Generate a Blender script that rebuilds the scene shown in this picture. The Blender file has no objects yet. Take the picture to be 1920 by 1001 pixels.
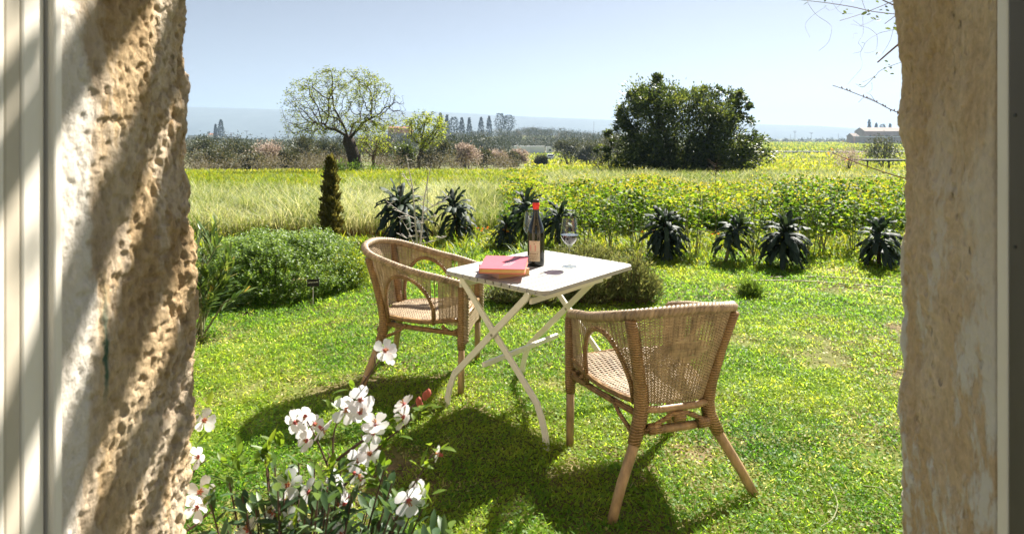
import bpy, math, random
import numpy as np
from mathutils import Vector, noise as mnoise
R = math.radians
# ------------------------------------------------------------------ camera, world, sun, exposure
scene = bpy.context.scene
F, HC, CX, HY = 1130.0, 1.41, 960.0, 258.0
cam_d = bpy.data.cameras.new("camera"); cam = bpy.data.objects.new("camera", cam_d)
scene.collection.objects.link(cam); scene.camera = cam
cam.location = (0, 0, HC); cam.rotation_euler = (R(90), 0, 0)
cam_d.sensor_width = 36; cam_d.lens = 36 * F / 1920.0
cam_d.shift_y = -(500.5 - HY) / 1920.0
cam_d.clip_start = 0.05; cam_d.clip_end = 20000
cam_d.dof.use_dof = True; cam_d.dof.focus_distance = 3.0; cam_d.dof.aperture_fstop = 7.0

SUN = Vector((0.45, 0.65, 0.80)).normalized()
world = bpy.data.worlds.new("World"); scene.world = world; world.use_nodes = True
nt = world.node_tree; bg = nt.nodes["Background"]
sky = nt.nodes.new("ShaderNodeTexSky"); sky.sky_type = 'NISHITA'; sky.sun_disc = False
sky.sun_elevation = math.asin(SUN.z); sky.sun_rotation = math.atan2(SUN.x, SUN.y)
sky.air_density = 0.62; sky.dust_density = 0.5; sky.ozone_density = 0.0
hs = nt.nodes.new('ShaderNodeHueSaturation'); hs.inputs['Saturation'].default_value = 0.50; hs.inputs['Value'].default_value = 0.70
nt.links.new(sky.outputs[0], hs.inputs['Color']); nt.links.new(hs.outputs[0], bg.inputs[0]); bg.inputs[1].default_value = 0.05
sun_d = bpy.data.lights.new("sun", 'SUN'); sun_d.energy = 5.0; sun_d.angle = R(0.5); sun_d.color = (1.0, 0.95, 0.86)
sun = bpy.data.objects.new("sun", sun_d); scene.collection.objects.link(sun)
sun.rotation_euler = SUN.to_track_quat('Z', 'Y').to_euler()
vs = scene.view_settings; vs.view_transform = 'Standard'; vs.look = 'None'; vs.gamma = 1; vs.exposure = 1.72
cy = scene.cycles
cy.max_bounces = 8; cy.diffuse_bounces = 3; cy.glossy_bounces = 3; cy.transmission_bounces = 8
cy.transparent_max_bounces = 8; cy.volume_bounces = 1; cy.caustics_reflective = False; cy.caustics_refractive = False
cy.sample_clamp_indirect = 6

# ------------------------------------------------------------------ helpers
COL = scene.collection
rng = np.random.default_rng(7)

def tag(o, label=None, cat=None, group=None, kind=None):
    if label: o['label'] = label
    if cat: o['category'] = cat
    if group: o['group'] = group
    if kind: o['kind'] = kind
    return o

def thing(name, label, cat, loc=(0, 0, 0), rz=0, group=None):
    o = bpy.data.objects.new(name, None); COL.objects.link(o)
    o.empty_display_size = 0.1; o.location = loc; o.rotation_euler = (0, 0, rz)
    return tag(o, label, cat, group)

def copy_tree(o, parent=None):
    c = o.copy(); COL.objects.link(c); c.parent = parent
    for ch in list(o.children): copy_tree(ch, c)
    return c

def mesh_np(name, V, Fc, tint=None, smooth=False):
    """V (n,3); Fc (m,k) one face size"""
    V = np.asarray(V, dtype=np.float32); Fc = np.asarray(Fc, dtype=np.int32)
    me = bpy.data.meshes.new(name); m, k = Fc.shape
    me.vertices.add(len(V)); me.vertices.foreach_set('co', V.ravel())
    me.loops.add(m * k); me.loops.foreach_set('vertex_index', Fc.ravel())
    me.polygons.add(m)
    me.polygons.foreach_set('loop_start', np.arange(0, m * k, k, dtype=np.int32))
    me.polygons.foreach_set('loop_total', np.full(m, k, dtype=np.int32))
    if smooth: me.polygons.foreach_set('use_smooth', np.ones(m, dtype=bool))
    if tint is not None:
        a = me.attributes.new('tint', 'FLOAT', 'POINT'); a.data.foreach_set('value', np.asarray(tint, dtype=np.float32))
    me.update(); me.validate()
    return me

def link(name, me, mat, parent=None, loc=None):
    o = bpy.data.objects.new(name, me); COL.objects.link(o)
    if mat is not None:
        for m_ in (mat if isinstance(mat, (list, tuple)) else [mat]): me.materials.append(m_)
    if parent: o.parent = parent
    if loc: o.location = loc
    return o

class MB:
    """collects polygons for ONE mesh"""
    def __init__(s): s.v = []; s.f = []; s.mi = []; s.t = []; s.cur = 0; s.tint = 0.5; s.sm = []; s.smooth = False
    def add(s, vs, fs):
        b = len(s.v); s.v += [tuple(p) for p in vs]; s.t += [s.tint] * len(vs)
        for f in fs: s.f.append([b + i for i in f]); s.mi.append(s.cur); s.sm.append(s.smooth)
    def box(s, c, size, rot=None):
        hx, hy, hz = [q / 2 for q in size]
        ps = [Vector((x, y, z)) for x in (-hx, hx) for y in (-hy, hy) for z in (-hz, hz)]
        if rot is not None: ps = [rot @ p for p in ps]
        c = Vector(c)
        s.add([c + p for p in ps], [(0, 1, 3, 2), (4, 6, 7, 5), (0, 4, 5, 1), (2, 3, 7, 6), (0, 2, 6, 4), (1, 5, 7, 3)])
    def bar(s, a, b, w, t, up=(0, 0, 1)):
        a, b = Vector(a), Vector(b); d = (b - a).normalized(); u = Vector(up)
        sd = d.cross(u).normalized(); n = sd.cross(d)
        vs = []
        for p in (a, b):
            for (i, j) in ((-1, -1), (1, -1), (1, 1), (-1, 1)): vs.append(p + sd * (w / 2 * i) + n * (t / 2 * j))
        s.add(vs, [(0, 1, 2, 3), (7, 6, 5, 4), (0, 4, 5, 1), (1, 5, 6, 2), (2, 6, 7, 3), (3, 7, 4, 0)])
    def tube(s, pts, rad, seg=8, cap=True, flat=None):
        pts = [Vector(p) for p in pts]; n = len(pts)
        if n < 2: return
        rad = [rad] * n if not hasattr(rad, '__len__') else list(rad)
        ref = Vector((0, 0, 1))
        d0 = (pts[1] - pts[0]).normalized()
        if abs(d0.z) > 0.9: ref = Vector((1, 0, 0))
        u = d0.cross(ref).normalized(); vs = []
        for i in range(n):
            d = (pts[min(i + 1, n - 1)] - pts[max(i - 1, 0)])
            if d.length < 1e-9: d = d0
            d.normalize()
            u = (u - d * u.dot(d))
            if u.length < 1e-6: u = d.orthogonal()
            u.normalize(); w = d.cross(u)
            for k in range(seg):
                a = 2 * math.pi * k / seg
                vs.append(pts[i] + u * (math.cos(a) * rad[i]) + w * (math.sin(a) * rad[i] * (flat or 1)))
        fs = []
        for i in range(n - 1):
            for k in range(seg):
                k2 = (k + 1) % seg
                fs.append((i * seg + k, i * seg + k2, (i + 1) * seg + k2, (i + 1) * seg + k))
        if cap: fs.append(tuple(range(seg - 1, -1, -1))); fs.append(tuple((n - 1) * seg + k for k in range(seg)))
        s.add(vs, fs)
    def lathe(s, prof, seg=32, c=(0, 0, 0)):
        vs = []; n = len(prof)
        for (r, z) in prof:
            for k in range(seg):
                a = 2 * math.pi * k / seg; vs.append((c[0] + r * math.cos(a), c[1] + r * math.sin(a), c[2] + z))
        fs = [(i * seg + k, i * seg + (k + 1) % seg, (i + 1) * seg + (k + 1) % seg, (i + 1) * seg + k) for i in range(n - 1) for k in range(seg)]
        s.add(vs, fs)
    def build(s, name, mat, parent=None, loc=None, bevel=0.0, smooth=None):
        me = bpy.data.meshes.new(name); me.from_pydata(s.v, [], s.f); me.update()
        sm = s.sm if smooth is None else [smooth] * len(s.f)
        me.polygons.foreach_set('use_smooth', sm); me.polygons.foreach_set('material_index', s.mi)
        a = me.attributes.new('tint', 'FLOAT', 'POINT'); a.data.foreach_set('value', s.t)
        o = link(name, me, mat, parent, loc)
        if bevel:
            b = o.modifiers.new('bevel', 'BEVEL'); b.width = bevel; b.segments = 2; b.limit_method = 'ANGLE'
        return o

def unit(a): return a / np.maximum(np.linalg.norm(a, axis=-1, keepdims=True), 1e-9)

def leaf_arrays(P, D, L, W, roll=None, g=rng, bend=0.0):
    """one rhombic quad per leaf"""
    n = len(P); L = np.broadcast_to(np.asarray(L, float), (n,))[:, None]; W = np.broadcast_to(np.asarray(W, float), (n,))[:, None]
    D = unit(D); up = np.tile([0., 0., 1.], (n, 1)) + g.normal(0, .05, (n, 3))
    S = unit(np.cross(D, up)); N = np.cross(S, D)
    if roll is None: roll = g.uniform(-1.2, 1.2, n)
    S = S * np.cos(roll)[:, None] + N * np.sin(roll)[:, None]
    V = np.stack([P, P + D * L * .5 + S * W * .5, P + D * L, P + D * L * .5 - S * W * .5], 1)
    if bend: V[:, 2, 2] -= bend * L[:, 0]
    return V

def leaves(name, P, D, L, W, tint, mat, parent=None, roll=None, g=rng, bend=0.0):
    V = leaf_arrays(P, D, L, W, roll, g, bend); n = len(P)
    me = mesh_np(name, V.reshape(-1, 3), np.arange(n * 4).reshape(n, 4), np.repeat(np.asarray(tint), 4))
    return link(name, me, mat, parent)

def rand_dirs(n, g=rng, zmin=-1, zmax=1):
    z = g.uniform(zmin, zmax, n); a = g.uniform(0, 2 * math.pi, n); r = np.sqrt(1 - z * z)
    return np.stack([r * np.cos(a), r * np.sin(a), z], 1)

def vnoise(x, y, sc, seed=0):
    """smooth value noise, numpy"""
    x = np.asarray(x) / sc + seed * 17.13; y = np.asarray(y) / sc + seed * 9.71
    xi = np.floor(x); yi = np.floor(y); fx = x - xi; fy = y - yi
    fx = fx * fx * (3 - 2 * fx); fy = fy * fy * (3 - 2 * fy)
    def h(a, b):
        q = np.sin(a * 127.1 + b * 311.7 + seed * 3.3) * 43758.5453
        return q - np.floor(q)
    return (h(xi, yi) * (1 - fx) + h(xi + 1, yi) * fx) * (1 - fy) + (h(xi, yi + 1) * (1 - fx) + h(xi + 1, yi + 1) * fx) * fy

def at(px, py, d): return ((px - CX) / F * d, d, HC - (py - HY) / F * d)
def gp(px, py):
    d = F * HC / (py - HY); return ((px - CX) / F * d, d)
def sstep(a, b, x):
    t = np.clip((np.asarray(x, float) - a) / (b - a), 0, 1); return t * t * (3 - 2 * t)
def ground_z(x, y):
    x = np.asarray(x, float); y = np.asarray(y, float)
    d = np.clip(y - 22, 0, None)
    z = -5.2 * (1 - np.exp(-d / 95.0))
    z = z + 8.5 * np.exp(-((x - 12) / 62.0) ** 2 - ((y - 440) / 95.0) ** 2)
    z = z + 2.5 * np.exp(-((x + 85) / 45.0) ** 2 - ((y - 330) / 60.0) ** 2)
    return z + 0.05 * (vnoise(x, y, 2.5, 3) - .5) * sstep(9, 14, y)
def gz(x, y): return float(ground_z(x, y))

# ------------------------------------------------------------------ materials
def new_mat(name):
    m = bpy.data.materials.new(name); m.use_nodes = True; t = m.node_tree
    return m, t, t.nodes["Principled BSDF"], t.nodes["Material Output"]
def ramp(t, stops, fac=None, interp='LINEAR'):
    n = t.nodes.new('ShaderNodeValToRGB'); cr = n.color_ramp; cr.interpolation = interp
    cr.elements[0].position, cr.elements[-1].position = stops[0][0], stops[-1][0]
    for i, (p, c) in enumerate(stops):
        e = cr.elements[0] if i == 0 else (cr.elements[-1] if i == len(stops) - 1 else cr.elements.new(p))
        e.color = (*c, 1) if len(c) == 3 else c
    if fac is not None: t.links.new(fac, n.inputs[0])
    return n
def tnoise(t, sc, detail=4, rough=.55, vec=None, dist=0):
    n = t.nodes.new('ShaderNodeTexNoise'); n.inputs['Scale'].default_value = sc; n.inputs['Detail'].default_value = detail
    n.inputs['Roughness'].default_value = rough; n.inputs['Distortion'].default_value = dist
    if vec is not None: t.links.new(vec, n.inputs['Vector'])
    return n
def mapping(t, scale=(1, 1, 1), rot=(0, 0, 0), loc=(0, 0, 0)):
    c = t.nodes.new('ShaderNodeTexCoord'); m = t.nodes.new('ShaderNodeMapping'); t.links.new(c.outputs['Object'], m.inputs[0])
    m.inputs['Scale'].default_value = scale; m.inputs['Rotation'].default_value = rot; m.inputs['Location'].default_value = loc
    return m.outputs[0]
def math_n(t, op, a, b=None):
    n = t.nodes.new('ShaderNodeMath'); n.operation = op
    for i, q in enumerate((a, b)):
        if q is None: continue
        if isinstance(q, (int, float)): n.inputs[i].default_value = q
        else: t.links.new(q, n.inputs[i])
    return n.outputs[0]
def mixc(t, fac, a, b, mode='MIX'):
    n = t.nodes.new('ShaderNodeMix'); n.data_type = 'RGBA'; n.blend_type = mode
    for sock, q in ((n.inputs[0], fac), (n.inputs[6], a), (n.inputs[7], b)):
        if isinstance(q, (int, float)): sock.default_value = q
        elif isinstance(q, tuple): sock.default_value = (*q, 1)
        else: t.links.new(q, sock)
    return n.outputs[2]
def bump(t, h, strength, dist=.01, prev=None):
    b = t.nodes.new('ShaderNodeBump'); b.inputs['Strength'].default_value = strength; b.inputs['Distance'].default_value = dist
    t.links.new(h, b.inputs['Height'])
    if prev is not None: t.links.new(prev, b.inputs['Normal'])
    return b.outputs[0]
def foliage(name, stops, trans=.45, tgain=1.5, rough=.5, spec=.35, yellow=1.15, blue=.6):
    """leaf: reflecting and letting light through; colour by the per-leaf 'tint'"""
    m, t, p, out = new_mat(name)
    a = t.nodes.new('ShaderNodeAttribute'); a.attribute_name = 'tint'
    r = ramp(t, stops, a.outputs['Fac'])
    t.links.new(r.outputs[0], p.inputs['Base Color']); p.inputs['Roughness'].default_value = rough
    p.inputs['Specular IOR Level'].default_value = spec
    tr = t.nodes.new('ShaderNodeBsdfTranslucent')
    c = mixc(t, 1.0, r.outputs[0], (tgain * yellow, tgain, tgain * blue), 'MULTIPLY'); t.links.new(c, tr.inputs[0])
    mx = t.nodes.new('ShaderNodeMixShader'); mx.inputs[0].default_value = trans
    t.links.new(p.outputs[0], mx.inputs[1]); t.links.new(tr.outputs[0], mx.inputs[2]); t.links.new(mx.outputs[0], out.inputs[0])
    return m
def plain(name, col, rough=.6, spec=.4, nscale=None, namp=.25, bumpy=0, metallic=0, scale=(1, 1, 1)):
    m, t, p, out = new_mat(name)
    p.inputs['Roughness'].default_value = rough; p.inputs['Specular IOR Level'].default_value = spec; p.inputs['Metallic'].default_value = metallic
    if nscale:
        n = tnoise(t, nscale, 5, .6, mapping(t, scale))
        r = ramp(t, [(.3, tuple(c * (1 - namp) for c in col)), (.7, tuple(min(1, c * (1 + namp)) for c in col))], n.outputs[0])
        t.links.new(r.outputs[0], p.inputs['Base Color'])
        if bumpy: t.links.new(bump(t, n.outputs[0], bumpy, .004), p.inputs['Normal'])
    else: p.inputs['Base Color'].default_value = (*col, 1)
    return m

M = {}
M['lawn'] = foliage('lawn_leaf', [(0, (.03, .10, .008)), (.4, (.095, .195, .016)), (.85, (.21, .275, .03)), (.92, (.26, .29, .06)), (1, (.38, .35, .21))], .55, 3.0, .5, .28, 1.12)
M['meadow'] = foliage('meadow_blade', [(0, (.07, .14, .012)), (.4, (.17, .25, .035)), (.75, (.37, .42, .21)), (1, (.56, .58, .44))], .42, 1.35, .6, .3)
M['brightgrass'] = foliage('bright_grass', [(0, (.085, .16, .010)), (.6, (.18, .235, .014)), (1, (.30, .30, .04))], .5, 1.9, .5, .35)
M['mustard_leaf'] = foliage('mustard_leaf', [(0, (.022, .065, .008)), (.55, (.09, .17, .012)), (1, (.22, .28, .03))], .52, 2.1, .55, .25)
M['mustard_flower'] = foliage('mustard_flower', [(0, (.5, .42, .02)), (1, (.75, .62, .05))], .4, 1.2, .6, .2, 1.0)
M['orange_flower'] = foliage('orange_flower', [(0, (.7, .2, .02)), (1, (.8, .35, .03))], .35, 1.2, .6, .2, 1.0)
M['kale'] = foliage('kale_leaf', [(0, (.009, .02, .014)), (.6, (.022, .042, .026)), (1, (.08, .12, .04))], .2, 1.8, .6, .28)
M['herb'] = foliage('herb_leaf', [(0, (.04, .09, .014)), (.6, (.10, .18, .025)), (1, (.2, .29, .07))], .42, 1.8, .5, .4)
M['sage'] = foliage('sage_leaf', [(0, (.05, .07, .022)), (.6, (.14, .17, .06)), (1, (.28, .30, .14))], .35, 1.5, .6, .3)
M['oleander'] = foliage('oleander_leaf', [(0, (.035, .075, .02)), (.7, (.12, .19, .035)), (.97, (.24, .31, .09)), (1, (.6, .35, .03))], .3, 1.6, .4, .5)
M['carob'] = foliage('carob_leaf', [(0, (.012, .026, .008)), (.6, (.065, .10, .024)), (1, (.21, .25, .06))], .35, 2.0, .42, .5)
M['olive'] = foliage('olive_leaf', [(0, (.035, .045, .024)), (.6, (.085, .1, .055)), (1, (.17, .18, .11))], .25, 1.2, .55, .35)
M['blossom_far'] = foliage('pale_blossom', [(0, (.16, .11, .08)), (.5, (.42, .32, .27)), (1, (.6, .5, .45))], .35, 1.1, .7, .2, 1.0, .9)
M['scrub'] = foliage('scrub_leaf', [(0, (.07, .06, .045)), (.5, (.15, .135, .09)), (1, (.24, .21, .16))], .25, 1.2, .7, .25)
M['dry'] = foliage('dry_blade', [(0, (.13, .065, .02)), (1, (.33, .2, .08))], .3, 1.2, .7, .2)
M['cypress'] = foliage('cypress_leaf', [(0, (.008, .02, .012)), (1, (.03, .055, .025))], .15, 1.2, .6, .3)
M['small_cypress'] = foliage('young_cypress_leaf', [(0, (.05, .055, .014)), (1, (.17, .16, .05))], .38, 1.6, .6, .3)
M['almond'] = foliage('young_almond_leaf', [(0, (.08, .13, .015)), (1, (.2, .24, .04))], .48, 1.8, .5, .35)
M['springleaf'] = foliage('spring_leaf', [(0, (.09, .15, .012)), (1, (.24, .28, .035))], .5, 2.0, .5, .35)
M['wood_far'] = foliage('woodland_leaf', [(0, (.02, .035, .017)), (.6, (.06, .075, .035)), (.85, (.1, .11, .06)), (1, (.14, .11, .08))], .2, 1.2, .6, .3)
M['lentisk'] = foliage('lentisk_leaf', [(0, (.025, .06, .02)), (.6, (.065, .12, .045)), (1, (.12, .19, .07))], .35, 1.8, .38, .5)
M['freshleaf'] = foliage('fresh_leaf', [(0, (.08, .15, .015)), (1, (.17, .25, .03))], .5, 1.8, .4, .4)
M['petal'] = foliage('blossom_petal', [(0, (.82, .78, .77)), (1, (.86, .85, .85))], .52, 1.08, .6, .25, 1.0, 1.0)
M['petal_heart'] = foliage('blossom_heart', [(0, (.55, .12, .12)), (1, (.6, .3, .1))], .3, 1.0, .6, .25, 1.0)
M['vineleaf'] = foliage('vine_leaf', [(0, (.03, .06, .015)), (1, (.09, .13, .03))], .4, 1.6, .45, .4)
M['bark'] = plain('bark', (.055, .042, .032), .9, .2, 14, .5, .8)
M['twig'] = plain('twig_bark', (.11, .065, .045), .7, .3, 60, .35, .3)
M['palebranch'] = plain('pale_branch', (.52, .47, .42), .8, .25, 40, .3, .3)
M['stem'] = plain('pale_stem', (.2, .2, .1), .7, .3, 30, .3)
M['white_wood'] = plain('white_painted_wood', (.40, .39, .372), .5, .35, 9, .05, .06, scale=(1, 1, 1))
M['white_metal'] = plain('cream_painted_metal', (.78, .75, .67), .35, .45, 12, .05)
M['screw'] = plain('screw_steel', (.35, .33, .3), .35, .5, metallic=.9)

def mat_ground():
    m, t, p, out = new_mat('earth_and_grass')
    vec = mapping(t); n1 = tnoise(t, .9, 6, .6, vec); n2 = tnoise(t, 14, 5, .65, vec); n3 = tnoise(t, .03, 4, .55, vec)
    soil = ramp(t, [(.35, (.10, .075, .04)), (.65, (.21, .16, .085))], n2.outputs[0])
    gr = ramp(t, [(.3, (.06, .10, .012)), (.7, (.12, .17, .02))], n1.outputs[0])
    near = mixc(t, ramp(t, [(.42, (0, 0, 0)), (.62, (1, 1, 1))], n1.outputs[0]).outputs[0], soil.outputs[0], gr.outputs[0])
    far = ramp(t, [(.35, (.10, .13, .035)), (.5, (.16, .17, .06)), (.65, (.17, .145, .09))], n3.outputs[0])
    c = t.nodes.new('ShaderNodeTexCoord'); s = t.nodes.new('ShaderNodeSeparateXYZ'); t.links.new(c.outputs['Object'], s.inputs[0])
    f = t.nodes.new('ShaderNodeMapRange'); f.inputs[1].default_value = 14; f.inputs[2].default_value = 45; t.links.new(s.outputs[1], f.inputs[0])
    t.links.new(mixc(t, f.outputs[0], near, far.outputs[0]), p.inputs['Base Color']); p.inputs['Roughness'].default_value = .95
    p.inputs['Specular IOR Level'].default_value = .15
    t.links.new(bump(t, n2.outputs[0], .6, .02), p.inputs['Normal'])
    return m
def mat_stone(name, cols, white, pit=1.0, stain=False, streak=1.0):
    m, t, p, out = new_mat(name)
    vec = mapping(t, (1, 1, .45)); big = tnoise(t, 6, 6, .6, vec); fine = tnoise(t, 95, 7, .72, mapping(t, (1, 1, .7)))
    col = ramp(t, [(.3, cols[0]), (.5, cols[1]), (.72, cols[2])], big.outputs[0]).outputs[0]
    fr = ramp(t, [(.3, (.72, .7, .66)), (.65, (1.1, 1.1, 1.1))], fine.outputs[0])
    col = mixc(t, 1.0, col, fr.outputs[0], 'MULTIPLY')
    wn = tnoise(t, 9, 7, .68, mapping(t, (1, 1, .35), loc=(3, 1, 2)))
    c = t.nodes.new('ShaderNodeTexCoord'); s = t.nodes.new('ShaderNodeSeparateXYZ'); t.links.new(c.outputs['Object'], s.inputs[0])
    wf = ramp(t, [(.49, (0, 0, 0)), (.54, (1, 1, 1))], wn.outputs[0]).outputs[0]
    if white == 'inner':      # limewash left along the frame side of the reveal
        edge = t.nodes.new('ShaderNodeMapRange'); edge.inputs[1].default_value = .75; edge.inputs[2].default_value = .775
        edge.inputs[3].default_value = 1; edge.inputs[4].default_value = 0
        t.links.new(math_n(t, 'ADD', s.outputs[1], math_n(t, 'MULTIPLY', math_n(t, 'SUBTRACT', wn.outputs[0], .5), .16)), edge.inputs[0])
        wf = math_n(t, 'MAXIMUM', math_n(t, 'MULTIPLY', edge.outputs[0], .85), math_n(t, 'MULTIPLY', wf, .25))
    else:
        low = t.nodes.new('ShaderNodeMapRange'); low.inputs[1].default_value = 1.5; low.inputs[2].default_value = 1.05; t.links.new(s.outputs[2], low.inputs[0])
        wf = math_n(t, 'MULTIPLY', wf, math_n(t, 'ADD', math_n(t, 'MULTIPLY', low.outputs[0], .95), .1))
    col = mixc(t, wf, col, (.83, .77, .68))
    if stain:                 # old green paint run down the arris of the limewash
        dy = math_n(t, 'ABSOLUTE', math_n(t, 'SUBTRACT', s.outputs[1], math_n(t, 'ADD', .782, math_n(t, 'MULTIPLY', math_n(t, 'SUBTRACT', fine.outputs[0], .5), .012))))
        a = t.nodes.new('ShaderNodeMapRange'); a.inputs[1].default_value = .006; a.inputs[2].default_value = .002; t.links.new(dy, a.inputs[0])
        z1 = t.nodes.new('ShaderNodeMapRange'); z1.inputs[1].default_value = 1.06; z1.inputs[2].default_value = 1.10; t.links.new(s.outputs[2], z1.inputs[0])
        z2 = t.nodes.new('ShaderNodeMapRange'); z2.inputs[1].default_value = 1.24; z2.inputs[2].default_value = 1.15; t.links.new(s.outputs[2], z2.inputs[0])
        k = math_n(t, 'MULTIPLY', math_n(t, 'MULTIPLY', a.outputs[0], z1.outputs[0]), z2.outputs[0])
        col = mixc(t, math_n(t, 'MULTIPLY', k, .9), col, (.035, .11, .07))
    vo = t.nodes.new('ShaderNodeTexVoronoi'); vo.inputs['Scale'].default_value = 75; vo.inputs['Randomness'].default_value = 1
    t.links.new(mapping(t, (1, 1, .6)), vo.inputs['Vector'])
    pn = ramp(t, [(.46, (0, 0, 0)), (.58, (1, 1, 1))], tnoise(t, 16, 4, .6, vec).outputs[0])
    pits = math_n(t, 'MULTIPLY', ramp(t, [(.12, (1, 1, 1)), (.34, (0, 0, 0))], vo.outputs['Distance']).outputs[0], pn.outputs[0])
    h = math_n(t, 'SUBTRACT', math_n(t, 'MULTIPLY', fine.outputs[0], .7), math_n(t, 'MULTIPLY', math_n(t, 'MULTIPLY', pits, math_n(t, 'SUBTRACT', 1.0, math_n(t, 'MULTIPLY', wf, .8))), pit))
    h = math_n(t, 'ADD', h, math_n(t, 'MULTIPLY', wf, .25))
    nb = bump(t, h, 1.0, .012); nb = bump(t, big.outputs[0], .7, .03, nb)
    t.links.new(nb, p.inputs['Normal']); t.links.new(col, p.inputs['Base Color']); p.inputs['Roughness'].default_value = .92
    p.inputs['Specular IOR Level'].default_value = .15
    return m
M['ground'] = mat_ground()
M['stone_l'] = mat_stone('porous_tufa', ((.38, .24, .11), (.58, .425, .25), (.72, .59, .42)), 'inner', .5, True)
M['stone_r'] = mat_stone('worn_plastered_stone', ((.54, .35, .18), (.72, .53, .33), (.82, .67, .49)), 'low', .6)

def mat_cane(name, col, wraps, rough=.45):
    """rattan / wrapped cane: dark and light bands along object z and fine fibre noise"""
    m, t, p, out = new_mat(name)
    a = t.nodes.new('ShaderNodeAttribute'); a.attribute_name = 'tint'
    n = tnoise(t, 35, 5, .6, mapping(t, (1, 1, .25)))
    r = ramp(t, [(.25, tuple(c * .5 for c in col)), (.5, col), (.75, tuple(c * 1.5 for c in col))], n.outputs[0])
    k = ramp(t, [(0, (.55, .52, .5)), (1, (1.3, 1.28, 1.2))], a.outputs['Fac'])
    c = mixc(t, 1.0, r.outputs[0], k.outputs[0], 'MULTIPLY')
    if wraps:
        w = t.nodes.new('ShaderNodeTexWave'); w.wave_type = 'BANDS'; w.bands_direction = 'Z'; w.inputs['Scale'].default_value = wraps
        w.inputs['Distortion'].default_value = 3.5; w.inputs['Detail'].default_value = 2; w.inputs['Detail Scale'].default_value = .6
        t.links.new(mapping(t), w.inputs['Vector'])
        c = mixc(t, 1.0, c, ramp(t, [(.0, (.5, .47, .44)), (.3, (1.05, 1.05, 1.05))], w.outputs['Fac']).outputs[0], 'MULTIPLY')
        t.links.new(bump(t, w.outputs['Fac'], .6, .004), p.inputs['Normal'])
    else: t.links.new(bump(t, n.outputs[0], .4, .003), p.inputs['Normal'])
    t.links.new(c, p.inputs['Base Color']); p.inputs['Roughness'].default_value = rough; p.inputs['Specular IOR Level'].default_value = .4
    return m
M['wicker'] = mat_cane('woven_wicker', (.35, .27, .185), 0, .5)
M['wrap'] = mat_cane('cane_wrapping', (.30, .19, .09), 32, .4)
M['cane'] = mat_cane('rattan_pole', (.35, .24, .14), 0, .45)

# ------------------------------------------------------------------ setting: ground sheet, hills
def build_ground():
    ys = np.concatenate([np.linspace(-14, 30, 60), 30 * (4300 / 30) ** (np.arange(1, 111) / 110.0)])
    ts = np.linspace(-1, 1, 121)
    X = ts[None, :] * (16 + 1.15 * np.abs(ys[:, None])); Y = np.repeat(ys[:, None], 121, 1)
    V = np.stack([X, Y, ground_z(X, Y)], -1).reshape(-1, 3)
    ny = len(ys); i = np.arange(ny - 1)[:, None] * 121 + np.arange(120)[None, :]
    Fc = np.stack([i, i + 1, i + 122, i + 121], -1).reshape(-1, 4)
    tag(link('ground', mesh_np('ground', V, Fc, smooth=True), M['ground']), kind='structure')
build_ground()

def build_hills():
    n = 140; xs = np.linspace(-2600, 3000, n); D = 3000.0
    px = CX + xs / D * F
    top = np.interp(px, [-100, 200, 360, 545, 830, 980, 1130, 1410, 1500, 1610, 1700, 2100], [196, 198, 201, 206, 211, 219, 225, 233.5, 236, 244, 251, 254])
    zt = HC + (HY - top) / F * D + 1.6 * (vnoise(xs, xs * 0, 60, 2) - .5) + 1.0 * (vnoise(xs, xs * 0, 18, 4) - .5)
    rows = []
    for k, s in enumerate(np.linspace(0, 1, 12)):
        prof = math.sin(s * math.pi / 2) ** .8
        rows.append(np.stack([xs, np.full(n, D - 700 * (1 - s)) + 60 * (vnoise(xs, xs * 0 + k * 40, 150, 6) - .5) * (1 - s), -8 + (zt + 8) * prof], -1))
    rows.append(np.stack([xs, np.full(n, D + 600), np.full(n, -12.0)], -1))
    V = np.concatenate(rows); i = np.arange(len(rows) - 1)[:, None] * n + np.arange(n - 1)[None, :]
    Fc = np.stack([i, i + 1, i + n + 1, i + n], -1).reshape(-1, 4)
    tag(link('distant_hills', mesh_np('distant_hills', V, Fc, smooth=True), plain('hill_scrub', (.13, .14, .125), .95, .1, .012, .12)), kind='structure')
build_hills()

# ------------------------------------------------------------------ house wall: two reveals of the opening
def stone_block(name, outline_fn, nu, z0, z1, nz, disp, mat, parent, seed, rough=1.0):
    """outline_fn(u)->(x,y,nx,ny), closed tall block displaced along its normal"""
    zs = np.concatenate([np.linspace(z0, .66, 14)[:-1], np.linspace(.66, 1.74, nz), np.linspace(1.74, z1, 8)[1:]]); nz = len(zs); us = np.linspace(0, 1, nu); V = []
    for z in zs:
        for u in us:
            x, y, nx, ny, k = outline_fn(u)
            p = Vector((x * 3.0 + seed, y * 3.0, z * 2.2))
            d = disp * (mnoise.fractal(p * 1.6, 1.0, 2.0, 3) * 1.0)
            d += .0045 * mnoise.fractal(Vector((x * 26 + seed, y * 26, z * 17)), .8, 2.1, 4)
            d += .0035 * rough * mnoise.fractal(Vector((x * 90 + seed, y * 90, z * 62)), .7, 2.0, 3)
            cav = mnoise.noise(Vector((x * 120 + seed * 3, y * 120, z * 66))); d -= rough * .0065 * min(1, max(0, cav - .10) / .25)
            cav = mnoise.noise(Vector((x * 24 + seed * 5, y * 24, z * 19))); d -= rough * .007 * min(1, max(0, cav - .56) / .15)
            d *= k
            V.append((x + nx * d, y + ny * d, z))
    i = np.arange(nz - 1)[:, None] * nu + np.arange(nu - 1)[None, :]
    Fc = np.stack([i, i + 1, i + nu + 1, i + nu], -1).reshape(-1, 4)
    return link(name, mesh_np(name, V, Fc, smooth=True), mat, parent)
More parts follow.
